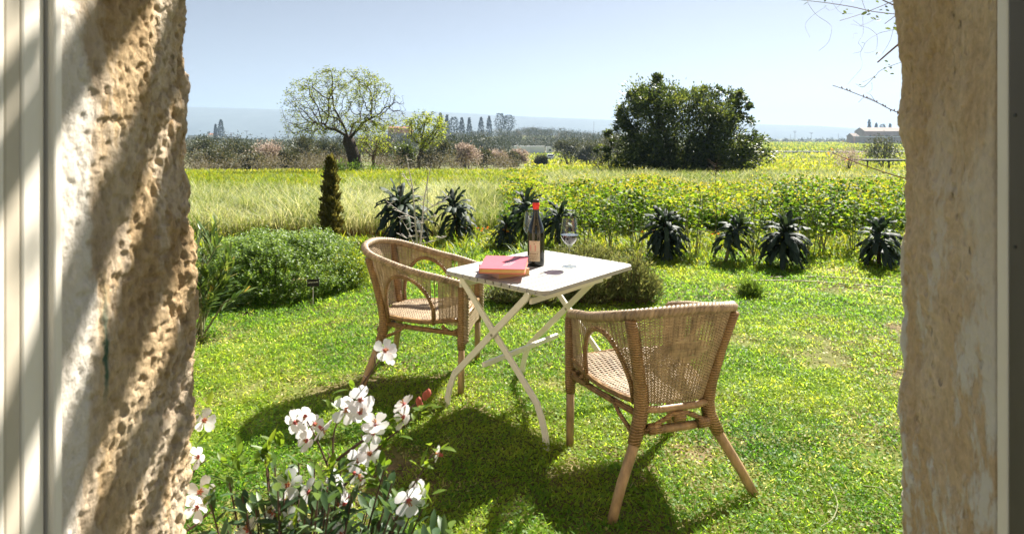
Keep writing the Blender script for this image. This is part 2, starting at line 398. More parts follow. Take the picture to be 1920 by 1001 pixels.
def poly_outline(pts, ks):
    """pts: polyline with rounded corners already; evaluates by length, normals to the left"""
    P = np.array(pts, float); L = np.r_[0, np.cumsum(np.linalg.norm(np.diff(P, axis=0), axis=1))]
    w = np.array(ks, float)
    def fn(u):
        s = u * L[-1]; x = np.interp(s, L, P[:, 0]); y = np.interp(s, L, P[:, 1]); k = np.interp(s, L, w)
        e = .012; x0, y0 = np.interp(s - e, L, P[:, 0]), np.interp(s - e, L, P[:, 1]); x1, y1 = np.interp(s + e, L, P[:, 0]), np.interp(s + e, L, P[:, 1])
        tx, ty = x1 - x0, y1 - y0; l = math.hypot(tx, ty) or 1
        return x, y, ty / l, -tx / l, k
    return fn
def build_wall():
    w = thing('house_wall', 'rough stone house wall with the open window between its two worn reveals', 'wall', (0, 0, 0))
    lf = poly_outline([(-.556, .690), (-.532, .705), (-.526, .85), (-.522, .97), (-.532, .997), (-.56, 1.012), (-.72, 1.02)], [.1, .2, .7, 1, 1, 1, 1])
    stone_block('stone_reveal', lf, 150, 0, 2.0, 520, .02, M['stone_l'], w, 1.7, 1.0)['label'] = 'sunlit porous yellow stone reveal with a limewashed edge'
    rt = poly_outline([(.80, 1.02), (.664, 1.012), (.639, .998), (.628, .975), (.617, .88), (.598, .745), (.630, .736)], [1, 1, 1, 1, .7, .3, .1])
    stone_block('stone_reveal', rt, 110, 0, 2.0, 400, .022, M['stone_r'], w, 8.3, .5)['label'] = 'shaded ochre stone reveal with flaking pale plaster'
    b = MB()
    b.box((-2.13, .86, 1.5), (2.84, .30, 3.0)); b.box((2.2, .885, 1.5), (2.84, .25, 3.0))
    b.build('masonry', M['stone_r'], w)
    b = MB(); b.box((.04, .88, 2.6), (1.50, .26, .86)); b.build('lintel', M['stone_r'], w)
    return w
build_wall()

def build_window():
    wf = thing('window_frame', 'white painted window frame standing along the left stone reveal', 'window frame', (-.55, .66, 0))
    wood = plain('cream_window_paint', (.76, .70, .60), .45, .4, 9, .04)
    def col(name, x0, x1, y0, y1, mat, par, lx, ly):
        b = MB(); b.box(((x0 + x1) / 2 - lx, (y0 + y1) / 2 - ly, 1.1), (x1 - x0, y1 - y0, 2.2)); return b.build(name, mat, par, bevel=.003)
    col('fixed_frame', -.78, -.524, .6895, .7035, wood, wf, -.55, .66)
    col('seal', -.78, -.531, .6875, .689, plain('grey_rubber_seal', (.36, .33, .3), .7), wf, -.55, .66)
    col('casement_stile', -.78, -.5325, .655, .687, wood, wf, -.55, .66)
    shade_beige = plain('rebate_shade_beige', (.52, .46, .36), .5, .3, 20, .06)  # shade of the recess put into a darker beige
    col('glazing_rebate', -.78, -.5335, .633, .6545, shade_beige, wf, -.55, .66)
    col('inner_moulding', -.78, -.532, .55, .6325, wood, wf, -.55, .66)
    wr = thing('window_frame', 'white frame edge with a casement coloured dark for shade along the right stone reveal', 'window frame', (.60, .70, 0))
    col('fixed_frame', .5905, .82, .7175, .735, wood, wr, .60, .70)
    taupe = plain('shaded_casement_taupe', (.10, .088, .072), .55, .35, 14, .2, .1, scale=(1, 1, .15))  # shade on the room side put into the casement colour
    col('casement_stile', .5895, .82, .640, .7165, taupe, wr, .60, .70)
    b = MB()
    for pz in (1.437, 1.284, 1.05): b.lathe([(0, .002), (.003, .002), (.0035, 0)], 10, (0, 0, 0))
    for j, pz in enumerate((1.436, 1.282)):
        s = MB(); y = .659
        s.tube([(.5897 - .60, .706 - .70, pz), (.5885 - .60, .706 - .70, pz)], .0022, 10); s.build('screw', plain('dark_screw', (.03, .03, .03), .5), wr)
build_window()

# ------------------------------------------------------------------ folding garden table
def ribbon(mb, pts, pn, w, t):
    """flat bar of width w in the plane with normal pn, thickness t along pn"""
    pts = [Vector(p) for p in pts]; pn = Vector(pn).normalized(); vs = []; n = len(pts)
    for i, p in enumerate(pts):
        d = (pts[min(i + 1, n - 1)] - pts[max(i - 1, 0)]).normalized(); s = d.cross(pn).normalized()
        for (a, b) in ((-1, -1), (1, -1), (1, 1), (-1, 1)): vs.append(p + s * (w / 2 * a) + pn * (t / 2 * b))
    fs = [(0, 1, 2, 3), tuple((n - 1) * 4 + k for k in (3, 2, 1, 0))]
    for i in range(n - 1):
        for k in range(4):
            k2 = (k + 1) % 4; fs.append((i * 4 + k, i * 4 + k2, i * 4 + 4 + k2, i * 4 + 4 + k))
    mb.add(vs, fs)
def prism(mb, poly, z0, z1):
    n = len(poly); vs = [(x, y, z0) for x, y in poly] + [(x, y, z1) for x, y in poly]
    mb.add(vs, [tuple(range(n - 1, -1, -1)), tuple(range(n, 2 * n))] + [(i, (i + 1) % n, n + (i + 1) % n, n + i) for i in range(n)])
TC = (.152, 3.21, 0); TRZ = math.atan2(.745, .667)
def build_table():
    t = thing('folding_table', 'white slatted folding garden table on crossed curved legs in the lawn', 'table', TC, TRZ)
    hx, hy, ns = .395, .345, 13; sw = 2 * hy / ns; top = MB()
    for i in range(ns):
        y0 = -hy + i * sw + .0036; y1 = -hy + (i + 1) * sw - .0036; c = .042
        if i == 0: poly = [(-hx + c, y0), (hx - c, y0), (hx - .012, y0 + .02), (hx, y1), (-hx, y1), (-hx + .012, y0 + .02)]
        elif i == ns - 1: poly = [(-hx, y0), (hx, y0), (hx - .012, y1 - .02), (hx - c, y1), (-hx + c, y1), (-hx + .012, y1 - .02)]
        else: poly = [(-hx, y0), (hx, y0), (hx, y1), (-hx, y1)]
        prism(top, poly, .700, .720)
    top.build('tabletop', M['white_wood'], t, bevel=.002)
    bk = MB(); bk.box((0, 0, .6963), (2 * hx - .03, 2 * hy - .03, .004)); bk.build('gap_shade_sheet', M['white_metal'], t)  # sheet added below the slats so the gaps lie in shade
    bt = MB()
    for x in (-.30, .20): bt.box((x, 0, .683), (.05, .60, .0225))
    bt.build('batten', M['white_metal'], t, bevel=.002)
    for x in (-.365, .235):
        for s, dx in ((1, .009), (-1, -.009)):
            m = MB(); pts = [(x + dx, s * .235, .698), (x + dx, s * .215, .665)]
            pts += [(x + dx, s * (.215 - .51 * q), .665 - .50 * q) for q in (.25, .5, .75, .95)]
            pts += [(x + dx, s * -.300, .12), (x + dx, s * -.318, .06), (x + dx, s * -.325, .0)]
            ribbon(m, pts, (1, 0, 0), .032, .014); m.build('leg', M['white_metal'], t, bevel=.003)
        m = MB(); m.tube([(x - .018, -.003, .452), (x + .018, -.003, .452)], .007, 12); m.build('pivot_bolt', M['screw'], t)
    for y in (-.235, .235):
        m = MB(); m.bar((-.365, y, .655), (.235, y, .655), .014, .030); m.build('rail', M['white_metal'], t, bevel=.003)
    m = MB(); m.bar((-.365, .07, .285), (.235, .07, .285), .02, .024); m.build('stretcher', M['white_metal'], t, bevel=.003)
build_table()

# ------------------------------------------------------------------ wicker chairs
def catmull(P, n):
    P = np.array(P, float); k = len(P); out = []
    Q = np.vstack([2 * P[0] - P[1], P, 2 * P[-1] - P[-2]])
    for u in np.linspace(0, k - 1, n):
        i = min(int(u), k - 2); f = u - i; a, b, c, d = Q[i], Q[i + 1], Q[i + 2], Q[i + 3]
        out.append(.5 * (2 * b + (c - a) * f + (2 * a - 5 * b + 4 * c - d) * f ** 2 + (3 * b - a - 3 * c + d) * f ** 3))
    return np.array(out)
RIM_H = [(-.250, .275, .600), (-.268, .150, .634), (-.272, .0, .668), (-.262, -.13, .705), (-.222, -.262, .745), (-.12, -.332, .768), (0, -.348, .775)]
SEAT_H = [(-.248, .262, .375), (-.240, .150, .385), (-.222, .0, .390), (-.188, -.11, .390), (-.140, -.195, .390), (-.082, -.232, .390), (0, -.242, .390)]
mir = lambda Lp: Lp + [(-x, y, z) for x, y, z in reversed(Lp[:-1])]
NU = 157
RIM = catmull(mir(RIM_H), NU); SEATC = catmull(mir(SEAT_H), NU); UI = np.linspace(0, 12, NU)
def arch_v(i):
    """top of the arm opening (0..1 of the height) at control coordinate i on one side; 0 = solid"""
    i = min(i, 12 - i); t = (i - 1.25) / 2.5
    if t <= 0 or t >= 1: return 0
    pk = .47
    return .85 * (1 - ((pk - t) / pk) ** 2.6) ** .5 if t < pk else .85 * (1 - ((t - pk) / (1 - pk)) ** 2.2) ** .62
def braid(mb, path, r, pitch, strands=3, sub=6):
    P = np.array(path, float); L = np.r_[0, np.cumsum(np.linalg.norm(np.diff(P, axis=0), axis=1))]
    n = int(L[-1] / pitch * sub); s = np.linspace(0, L[-1], n); Q = np.stack([np.interp(s, L, P[:, k]) for k in range(3)], 1)
    T = unit(np.gradient(Q, axis=0)); up = np.tile([0., .3, 1.], (n, 1)); S = unit(np.cross(T, up)); N = np.cross(S, T)
    for k in range(strands):
        a = 2 * math.pi * (s / pitch + k / strands)
        C = Q + S * (r * .62 * np.cos(a))[:, None] + N * (r * .62 * np.sin(a))[:, None]
        mb.tint = .35 + .3 * k / strands
        mb.tube(C, r * .52, 6)
    mb.tint = .15; mb.tube(Q[::3], r * .55, 6); mb.tint = .5
def build_chair(label, loc, rz):
    g = np.random.default_rng(11); t = thing('wicker_chair', label, 'chair', loc, rz, 'wicker armchairs at the table')
    # woven shell: thin stakes and the wefts passing in and out of them
    tang = unit(np.gradient(SEATC + RIM, axis=0)); up = unit(RIM - SEATC); NRM = unit(np.cross(tang, up))
    sh = MB(); rows = 66; V = []; Fq = []; TI = []
    mids = [k for k in range(0, NU, 2)]
    def hole(ui, v): return v < arch_v(ui)
    for r_ in range(rows):
        v = .015 + .975 * (r_ + .5) / rows; prev = None; tn = g.uniform(.3, .75)
        for j, k in enumerate(mids):
            ui = UI[k]; solid = abs(ui - 6) / .95 + abs(v - .60) / .17 < 1
            if hole(ui, v) or abs(min(ui, 12 - ui) - 1.25) < .02: prev = None; continue
            H = np.linalg.norm(RIM[k] - SEATC[k]); c = SEATC[k] * (1 - v) + RIM[k] * v
            off = (.0028 if (j + r_) % 2 else -.0028)
            if solid: off = .0045 if ((j // 3 + r_ // 5) % 2) else .001
            hw = H / rows * (.60 if solid else .415)
            c = c + NRM[k] * off; a, b = len(V), len(V) + 1
            V += [c - up[k] * hw, c + up[k] * hw]; q = tn + g.uniform(-.12, .12); TI += [q, q]
            if prev is not None: Fq.append((prev, a, b, prev + 1))
            prev = a
    shell = link('woven_shell', mesh_np('woven_shell', V, Fq, TI), M['wicker'], t)
    st = MB()
    for k in mids:
        v0 = arch_v(UI[k]); a = SEATC[k] * (1 - v0) + RIM[k] * v0
        st.tint = .35; st.tube([a, RIM[k]], .0030, 5, False)
    st.build('stake', M['wicker'], shell)
    # braided rim running down the front of both arms
    rim = [(-.25, .285, .29), (-.25, .287, .45), (-.25, .287, .565)] + [tuple(p + np.array([0, 0, .006])) for p in RIM[1:-1]] + [(.25, .287, .565), (.25, .287, .45), (.25, .285, .29)]
    b = MB(); b.smooth = True; braid(b, rim, .0195, .05); b.build('braided_rim', M['wicker'], t)
    for s in (-1, 1):
        # arch frame
        side = [k for k in range(NU) if arch_v(UI[k]) > 0 and (UI[k] < 6) == (s < 0)]
        pts = [tuple(SEATC[side[0]] + np.array([0, 0, -.035]))] + [tuple(SEATC[k] * (1 - arch_v(UI[k])) + RIM[k] * arch_v(UI[k])) for k in side] + [tuple(SEATC[side[-1]] + np.array([0, 0, -.01]))]
        b = MB(); b.smooth = True; b.tube(pts, .011, 8); b.build('arch_frame', M['wrap'], t)
        # legs: bare rattan below, wrapped posts above
        b = MB(); b.smooth = True; b.tube([(s * .256, .262, 0), (s * .254, .264, .15), (s * .252, .266, .30)], [.0175, .0185, .0185], 12)
        b.build('leg', M['cane'], t)
        b = MB(); b.smooth = True; b.tube([(s * .253, .265, .255), (s * .252, .266, .30), (s * .250, .268, .45), (s * .250, .270, .595)], [.0225, .0245, .0235, .0225], 12)
        b.build('arm_post', M['wrap'], t)
        b = MB(); b.smooth = True; b.tube([(s * .310, -.292, 0), (s * .252, -.258, .12), (s * .188, -.227, .235), (s * .146, -.205, .33)], [.018, .0195, .0205, .0205], 12)
        b.build('leg', M['cane'], t)
        b = MB(); b.smooth = True
        b.tube([(s * .184, -.224, .245), (s * .152, -.207, .315), (s * .144, -.208, .37), (s * .152, -.218, .45), (s * .184, -.245, .60), (s * .221, -.272, .735)], [.0245, .0290, .0285, .0265, .0235, .0225], 12)
        b.build('back_post', M['wrap'], t)
        b = MB(); b.smooth = True; b.tube([(s * .250, .262, .335), (s * .215, .03, .345), (s * .148, -.2, .345)], .0135, 10); b.build('side_rail', M['wrap'], t)
        b = MB(); b.smooth = True; b.tube([(s * .249, .25, .36), (s * .236, .2, .335), (s * .234, .15, .372)], .010, 8); b.build('brace', M['wrap'], t)
        b = MB(); b.smooth = True; b.tube([(s * .176, -.19, .28), (s * .188, -.11, .315), (s * .198, -.06, .36)], .009, 8); b.build('brace', M['wrap'], t)
    for (z, r, yy) in ((.372, .0135, -.232), (.288, .016, -.218)):
        b = MB(); b.smooth = True; b.tube([(-.15, yy + .015, z), (-.08, yy, z), (.08, yy, z), (.15, yy + .015, z)], r, 10); b.build('back_rail', M['cane'], t)
    b = MB(); b.smooth = True; b.tube([(-.15, -.222, .285), (-.10, -.24, .318), (-.03, -.243, .352), (.03, -.243, .352), (.10, -.24, .318), (.15, -.222, .285)], .0095, 8)
    for x in (-.105, 0, .105): b.tube([(x - .022, -.238, .338 - abs(x) * .33), (x + .022, -.238, .338 - abs(x) * .33)], .021, 10)
    b.build('back_brace', M['wrap'], t)
    b = MB(); b.smooth = True; b.tube([(-.25, .262, .335), (0, .268, .35), (.25, .262, .335)], .0125, 10); b.build('front_rail', M['cane'], t)
    # seat
    def half(y): return np.interp(y, [-.225, -.19, -.1, 0, .15, .262], [.09, .145, .190, .220, .240, .246])
    def sz(x, y): return .398 + .022 * float(sstep(.05, .26, y)) - .016 * math.exp(-(x / .13) ** 2 - ((y - .02) / .14) ** 2)
    V = []; Fq = []; TI = []; ys = np.arange(-.222, .268, .0072)
    for r_, y in enumerate(ys):
        h = half(y); nst = 44; tn = g.uniform(.35, .8); prev = None
        for j in range(nst + 1):
            x = -h + 2 * h * j / nst; off = .0028 * math.cos(math.pi * (j / 2.0 + r_)) ; z = sz(x, y) + off + .0015 * math.cos(x / .034 * 2 * math.pi)
            a = len(V); V += [(x, y - .0034, z), (x, y + .0034, z)]; TI += [tn, tn]
            if prev is not None: Fq.append((prev, a, a + 1, prev + 1))
            prev = a
    seat = link('seat', mesh_np('seat', V, Fq, TI), M['wicker'], t)
    b = MB(); nn = 40; yy = np.linspace(-.225, .266, nn)
    vs_ = []; 
    for y in yy:
        for q in np.linspace(-1, 1, 9): vs_.append((q * half(y), y, sz(q * half(y), y) - .006))
    b.tint = .1; b.add(vs_, [(i * 9 + k, i * 9 + k + 1, i * 9 + k + 10, i * 9 + k + 9) for i in range(nn - 1) for k in range(8)])
    b.build('seat_backing', M['wicker'], seat)
    edge = [(-half(y), y, sz(-half(y), y) - .008) for y in np.linspace(.25, -.21, 14)]
    for s in (-1, 1):
        b = MB(); b.smooth = True; b.tube([(s * abs(x), y, z) for x, y, z in edge], .0135, 10); b.build('seat_edge', M['wrap'], t)
    b = MB(); b.smooth = True; b.tube([(-.248, .272, .405), (0, .280, .414), (.248, .272, .405)], .0135, 10); b.build('seat_edge', M['wrap'], t)
    # woven front skirt
    V = []; Fq = []; TI = []
    for r_ in range(24):
        v = r_ / 23.; prev = None; tn = g.uniform(.4, .8)
        for j in range(41):
            x = -.236 + .472 * j / 40; zt = .408; zb = .285 + .02 * (1 - (x / .236) ** 2)
            z = zt * (1 - v) + zb * v; y = .281 + .0025 * (1 if (j + r_) % 2 else -1); a = len(V)
            V += [(x, y, z - .0026), (x, y, z + .0026)]; TI += [tn, tn]
            if prev is not None: Fq.append((prev, a, a + 1, prev + 1))
            prev = a
    link('front_skirt', mesh_np('front_skirt', V, Fq, TI), M['wicker'], t)
    return t
rz_r = math.atan2(.265, .964)                          # looks away from the house, towards the table
ch = build_chair('wicker armchair nearest the house, seen from behind, with a dark woven diamond in its back', (.579, 2.55, 0), rz_r)
c2 = copy_tree(ch); c2.location = (-.510, 3.575, 0); c2.rotation_euler = (0, 0, math.atan2(-.07, .59) - math.pi / 2)
c2['label'] = 'wicker armchair facing right, drawn up to the left side of the white table'

# ------------------------------------------------------------------ bottle, glasses, books on the table
TT = .7203
def on_table(px, py, z=TT):
    d = (HC - z) * F / (py - HY); return ((px - CX) / F * d, d, z)
def mat_glass(name, col, rough=0.0):
    m, t, p, out = new_mat(name)
    tr = t.nodes.new('ShaderNodeBsdfTransparent'); tr.inputs[0].default_value = (*col, 1)
    lw = t.nodes.new('ShaderNodeLayerWeight'); lw.inputs[0].default_value = .5
    fac = math_n(t, 'ADD', math_n(t, 'MULTIPLY', math_n(t, 'POWER', lw.outputs['Facing'], 3.0), .95), .07)
    gl = t.nodes.new('ShaderNodeBsdfGlossy'); gl.inputs['Roughness'].default_value = .02
    mx = t.nodes.new('ShaderNodeMixShader'); t.links.new(fac, mx.inputs[0]); t.links.new(tr.outputs[0], mx.inputs[1]); t.links.new(gl.outputs[0], mx.inputs[2])
    t.links.new(mx.outputs[0], out.inputs[0]); return m
M['clear_glass'] = mat_glass('clear_glass', (.93, .95, .95))
M['wine'] = mat_glass('red_wine', (.30, .16, .24))
def build_bottle():
    x, y, z = on_table(1005, 497); b_ = thing('wine_bottle', 'dark wine bottle with a red neck ring and cream label on the white table', 'bottle', (x, y, TT), R(-12))
    r = .0465; m = MB(); m.smooth = True
    m.lathe([(0, .006), (.030, .002), (.042, 0), (.0455, .004), (r, .02), (r, .175), (.0445, .195), (.036, .222), (.0245, .252), (.0185, .275), (.0165, .30), (.0158, .343), (0, .343)], 40)
    gm = plain('dark_bottle_glass', (.006, .008, .005), .06, .6); m.build('body', gm, b_)
    m = MB(); m.smooth = True; m.lathe([(.0168, .302), (.0172, .304), (.0172, .316), (.0195, .317), (.0198, .333), (.0176, .335), (.0176, .338)], 32); m.build('neck_ring', plain('red_foil', (.72, .035, .02), .35, .5), b_)
    m = MB(); m.smooth = True; m.lathe([(.0172, .337), (.0172, .352), (.0150, .355), (0, .355)], 32); m.build('cap', plain('black_foil', (.012, .012, .012), .4, .4), b_)
    # paper label and its printing, following the glass
    def patch(mb, a0, a1, z0, z1, rr, n=12):
        n = max(1, n); vs = []
        for i in range(n + 1):
            a = R(a0 + (a1 - a0) * i / n)
            vs += [(rr * math.sin(a), -rr * math.cos(a), z0), (rr * math.sin(a), -rr * math.cos(a), z1)]
        mb.add(vs, [(2 * i, 2 * i + 2, 2 * i + 3, 2 * i + 1) for i in range(n)])
    m = MB(); m.smooth = True; patch(m, -40, 36, .028, .138, r + .0006); lab = m.build('label', plain('cream_label_paper', (.60, .50, .36), .75, .2, 60, .05), b_)
    m = MB()
    pk = plain('pink_print', (.55, .22, .19), .7); bp = plain('brown_print', (.16, .10, .06), .7)
    for a0, a1 in ((-30, -24), (2, 8)): m = MB(); patch(m, a0, a1, .084, .114, r + .0011, 3); m.build('label_mark', pk, lab)
    m = MB()
    patch(m, -22, 20, .1305, .1318, r + .0011, 6); m.build('label_print', bp, lab); m = MB(); patch(m, -5, 1, .119, .1235, r + .0011, 2); m.build('label_print', bp, lab); m = MB(); patch(m, -38, 30, .0785, .0793, r + .0011, 8); m.build('label_print', bp, lab); m = MB()
    g = np.random.default_rng(3)
    for zz, h, dens in ((.066, .0068, 6.5), (.055, .0042, 4.6), (.047, .0034, 4.2), (.0385, .0034, 4.0)):
        a = -36
        while a < 24:
            wd = g.uniform(.35, .75) * dens
            if g.random() < .82: patch(m, a, a + wd * .55, zz, zz + h * g.uniform(.75, 1), r + .0011, 1)
            a += wd
    m.build('label_print', bp, lab)
build_bottle()
def glass_profile(): return [(0, .004), (.036, .0015), (.040, .0025), (.036, .005), (.012, .009), (.0048, .016), (.0042, .05), (.0042, .098), (.007, .108), (.022, .122), (.040, .143), (.0495, .163), (.0500, .172), (.047, .20), (.0415, .235), (.0385, .262)]
def build_glass(px, py, label, wine):
    x, y, z = on_table(px, py); g_ = thing('wine_glass', label, 'glass', (x, y, TT), 0, 'wine glasses on the table')
    m = MB(); m.smooth = True; pr = glass_profile(); m.lathe(pr, 36)
    m.build('bowl', M['clear_glass'], g_)
    if wine:
        m = MB(); m.smooth = True; m.lathe([(0, .1145), (.020, .1235), (.0380, .1440), (.0475, .1635), (.0479, .1705)], 36); m.smooth = False
        m.lathe([(.0479, .1705), (0, .1708)], 36); m.build('wine', M['wine'], g_)
build_glass(1068, 500, 'wine glass with red wine standing on the right of the white table', True)
build_glass(997, 481, 'empty wine glass standing behind the dark bottle', False)
def build_books():
    paper = plain('yellowed_page_edges', (.62, .40, .17), .85, .1, 180, .12, scale=(.05, .05, 1)); pale = plain('white_page_edges', (.78, .74, .66), .85, .1, 180, .06, scale=(.05, .05, 1))
    def book(name, label, corner, ex, ey, th, z, cover, edge, tilt=0):
        ex = Vector(ex); ey = Vector(ey); rz = math.atan2(ex.y, ex.x)
        b_ = thing(name, label, 'book', (corner[0], corner[1], z), rz); w, h = ex.length, ey.length
        b_.rotation_euler[0] = tilt
        m = MB(); m.box((w / 2, h / 2, .0016), (w, h, .0028)); m.box((w / 2, h / 2, th - .0014), (w, h, .0028)); cv = m.build('cover', cover, b_)
        m = MB(); m.box((.0015, h / 2, th / 2), (.003, h, th - .0065)); m.build('spine', cover, b_, bevel=.0008)
        m = MB(); m.box((w / 2 + .001, h / 2, th / 2), (w - .006, h - .004, th - .006)); m.build('pages', edge, b_)
        return b_, cv, w, h
    salmon = plain('salmon_paperback_cover', (.50, .30, .22), .5, .4, 30, .1)
    book('book', 'thick paperback with yellowed pages lying crossways under the pink book', (-.066, 2.935), (.155, .088), (-.103, .187), .034, TT, salmon, paper)
    pink = plain('pink_book_cover', (.66, .10, .13), .42, .4, 8, .04)
    b_, cv, w, h = book('book', 'pink covered book with a dark purple mark, on top of another book', (-.160, 2.905), (.222, -.02), (.028, .27), .024, TT + .0355, pink, paper, R(2.0))
    pur = plain('purple_print', (.17, .02, .075), .5, .4); wht = plain('pale_print', (.85, .6, .6), .5)
    m = MB(); n = 26; lo = []; hi = []; z = .0243
    for i in range(n + 1):
        s = i / n; cx = .120 + .066 * s; cyy = .100 + .148 * s; wd = .020 * math.sin(math.pi * min(1, s * 1.0) ** .62) ** .8 * (1 - .45 * s)
        if i == 0 or i == n: wd = .0008
        lo.append((cx - wd, cyy + wd * .45, z)); hi.append((cx + wd, cyy - wd * .45, z))
    m.add(lo + hi, [(i, i + n + 1, i + n + 2, i + 1) for i in range(n)]); mk = m.build('cover_mark', pur, cv)
    m = MB()
    for k in range(4):
        x0 = .110 + .0095 * k; a = Vector((x0, .060, z + .0004)); b2 = Vector((x0 + .026, .150, z + .0004)); s = Vector((.0010, 0, 0))
        m.add([a - s, a + s, b2 + s, b2 - s], [(0, 1, 2, 3)])
    m.build('cover_lines', wht, mk)
build_books()

# ------------------------------------------------------------------ branching by space colonisation
def colonise(seed, attract, start, step, infl, kill, iters=120, trunk=None):
    g = np.random.default_rng(seed); A = np.array(attract, float)
    nodes = [np.array(p, float) for p in (trunk if trunk else [start])]; par = list(range(-1, len(nodes) - 1))
    alive = np.ones(len(A), bool)
    for it in range(iters):
        N = np.array(nodes); ia = np.where(alive)[0]
        if not len(ia): break
        d2 = ((A[ia][:, None] - N[None]) ** 2).sum(-1); j = d2.argmin(1); dm = np.sqrt(d2[np.arange(len(ia)), j]); ok = dm < infl
        if not ok.any(): break
        acc = {}
        for a, jj in zip(ia[ok], j[ok]):
            v = A[a] - N[jj]; acc.setdefault(jj, np.zeros(3)); acc[jj] += v / np.linalg.norm(v)
        new = []
        for jj, v in acc.items():
            l = np.linalg.norm(v)
            if l < 1e-6: continue
            p = N[jj] + (v / l + g.normal(0, .16, 3)) * step; new.append(len(nodes)); nodes.append(p); par.append(jj)
        if not new: break
        Nn = np.array([nodes[k] for k in new]); d2 = ((A[:, None] - Nn[None]) ** 2).sum(-1).min(1); alive &= d2 > kill * kill
    return np.array(nodes), np.array(par)
def branch_mesh(mb, nodes, par, rtip, expo=2.2, rmax=None, seg=5, rfun=None):
    n = len(nodes); cnt = np.zeros(n); kids = [[] for _ in range(n)]
    for i in range(n):
        if par[i] >= 0: kids[par[i]].append(i)
    for i in range(n - 1, -1, -1):
        if not kids[i]: cnt[i] = 1
        if par[i] >= 0: cnt[par[i]] += cnt[i]
    rad = rtip * cnt ** (1 / expo)
    if rmax: rad = np.minimum(rad, rmax)
    if rfun is not None: rad = rfun(nodes, rad)
    done = set()
    for i in range(n):
        if i in done and kids[i]: pass
        for c in kids[i]:
            if c in done: continue
            if i != 0 and len(kids[i]) == 1 and i in done: continue
            path = [i, c]; done.add(c); cur = c
            while kids[cur]:
                nx = max(kids[cur], key=lambda k: cnt[k])
                if nx in done: break
                path.append(nx); done.add(nx); cur = nx
            mb.tube(nodes[path], np.minimum(rad[path], rad[path[1]] * 1.15), seg if rad[path[0]] > rtip * 3 else 4, False)
    tips = [i for i in range(n) if not kids[i]]
    return rad, tips, cnt
def in_ellipsoid(n, c, r, g, inner=.0, zcut=None):
    out = []
    while len(out) < n:
        p = g.uniform(-1, 1, 3); q = np.linalg.norm(p)
        if q > 1 or q < inner: continue
        w = np.array(c) + p * np.array(r)
        if zcut is not None and w[2] < zcut: continue
        out.append(w)
    return np.array(out)

def big_almond():
    D = 26.0; x, _, _ = at(660, 320, D); zb = gz(x, D); t = thing('almond_tree', 'large old almond tree with a thick dark trunk and sparse young leaves', 'tree', (x, D, zb))
    g = np.random.default_rng(21); k = D / F
    A = np.concatenate([in_ellipsoid(1500, (-.35, 0, 2.75), (2.72, 2.2, 1.95), g, .45, 1.75), in_ellipsoid(120, (-1.6, 0, 2.0), (1.2, 1.2, .5), g, 0, 1.6)])
    A = A[~((A[:, 2] < 2.2) & (np.hypot(A[:, 0] + .3, A[:, 1]) < 1.0))]
    trunk = [(0.22, 0, -.15), (.17, 0, .35), (.08, .02, .8), (-.04, .02, 1.2), (-.16, 0, 1.5)]
    n0 = [np.array(p) for p in trunk]
    nodes, par = list(n0), [-1, 0, 1, 2, 3]
    def limb(frm, pts):
        p_ = frm
        for q in pts: nodes.append(np.array(q, float)); par.append(p_); p_ = len(nodes) - 1
    limb(4, [(-.30, .05, 1.72), (-.55, .1, 1.86), (-.8, .15, 1.98), (-1.05, .1, 2.0), (-1.2, .0, 2.2)]); limb(4, [(.1, -.05, 1.8), (.32, -.1, 2.0), (.5, -.15, 2.25), (.75, -.1, 2.4)]); limb(4, [(-.1, .3, 1.9), (-.1, .6, 2.2)]); limb(4, [(-.2, -.3, 1.95), (-.3, -.6, 2.3)])
    # continue by colonisation
    N = np.array(nodes); P = list(par)
    Aalive = A.copy(); alive = np.ones(len(A), bool); nodes = list(N)
    for it in range(90):
        Nn = np.array(nodes); ia = np.where(alive)[0]
        if not len(ia): break
        d2 = ((A[ia][:, None] - Nn[None]) ** 2).sum(-1); j = d2.argmin(1); dm = np.sqrt(d2[np.arange(len(ia)), j]); ok = (dm < 1.3) & (j >= 4)
        acc = {}
        for a, jj in zip(ia[ok], j[ok]):
            v = A[a] - Nn[jj]; acc.setdefault(jj, np.zeros(3)); acc[jj] += v / np.linalg.norm(v)
        if not acc: break
        st = len(nodes)
        for jj, v in acc.items():
            nodes.append(Nn[jj] + (unit(v) + g.normal(0, .2, 3)) * .13); P.append(jj)
        nn = np.array(nodes[st:]); alive &= ((A[:, None] - nn[None]) ** 2).sum(-1).min(1) > .13 ** 2
    nodes = np.array(nodes); P = np.array(P); m = MB(); m.smooth = True
    def rf(nd, rad):
        tr = np.interp(nd[:, 2], [-.2, 0, .4, 1.2, 1.5], [.40, .34, .30, .27, .28]); lim = np.where((np.arange(len(nd)) < 5), tr, np.minimum(rad, .12)); return lim
    rad, tips, cnt = branch_mesh(m, nodes, P, .0058, 2.25, None, 7, rf)
    m.build('trunk', M['bark'], t)
    src = nodes[np.where(cnt < 4)[0]]; idx = g.integers(0, len(src), 14000); Pq = src[idx] + g.normal(0, .07, (len(idx), 3))
    keep = vnoise(Pq[:, 0] + Pq[:, 1], Pq[:, 2], .5, 5) > .36; Pq = Pq[keep]
    leaves('crown', Pq, rand_dirs(len(Pq), g, -.6, .8), g.uniform(.06, .12, len(Pq)), g.uniform(.03, .055, len(Pq)), g.uniform(0, 1, len(Pq)), M['almond'], t, g=g)
    return t
big_almond()
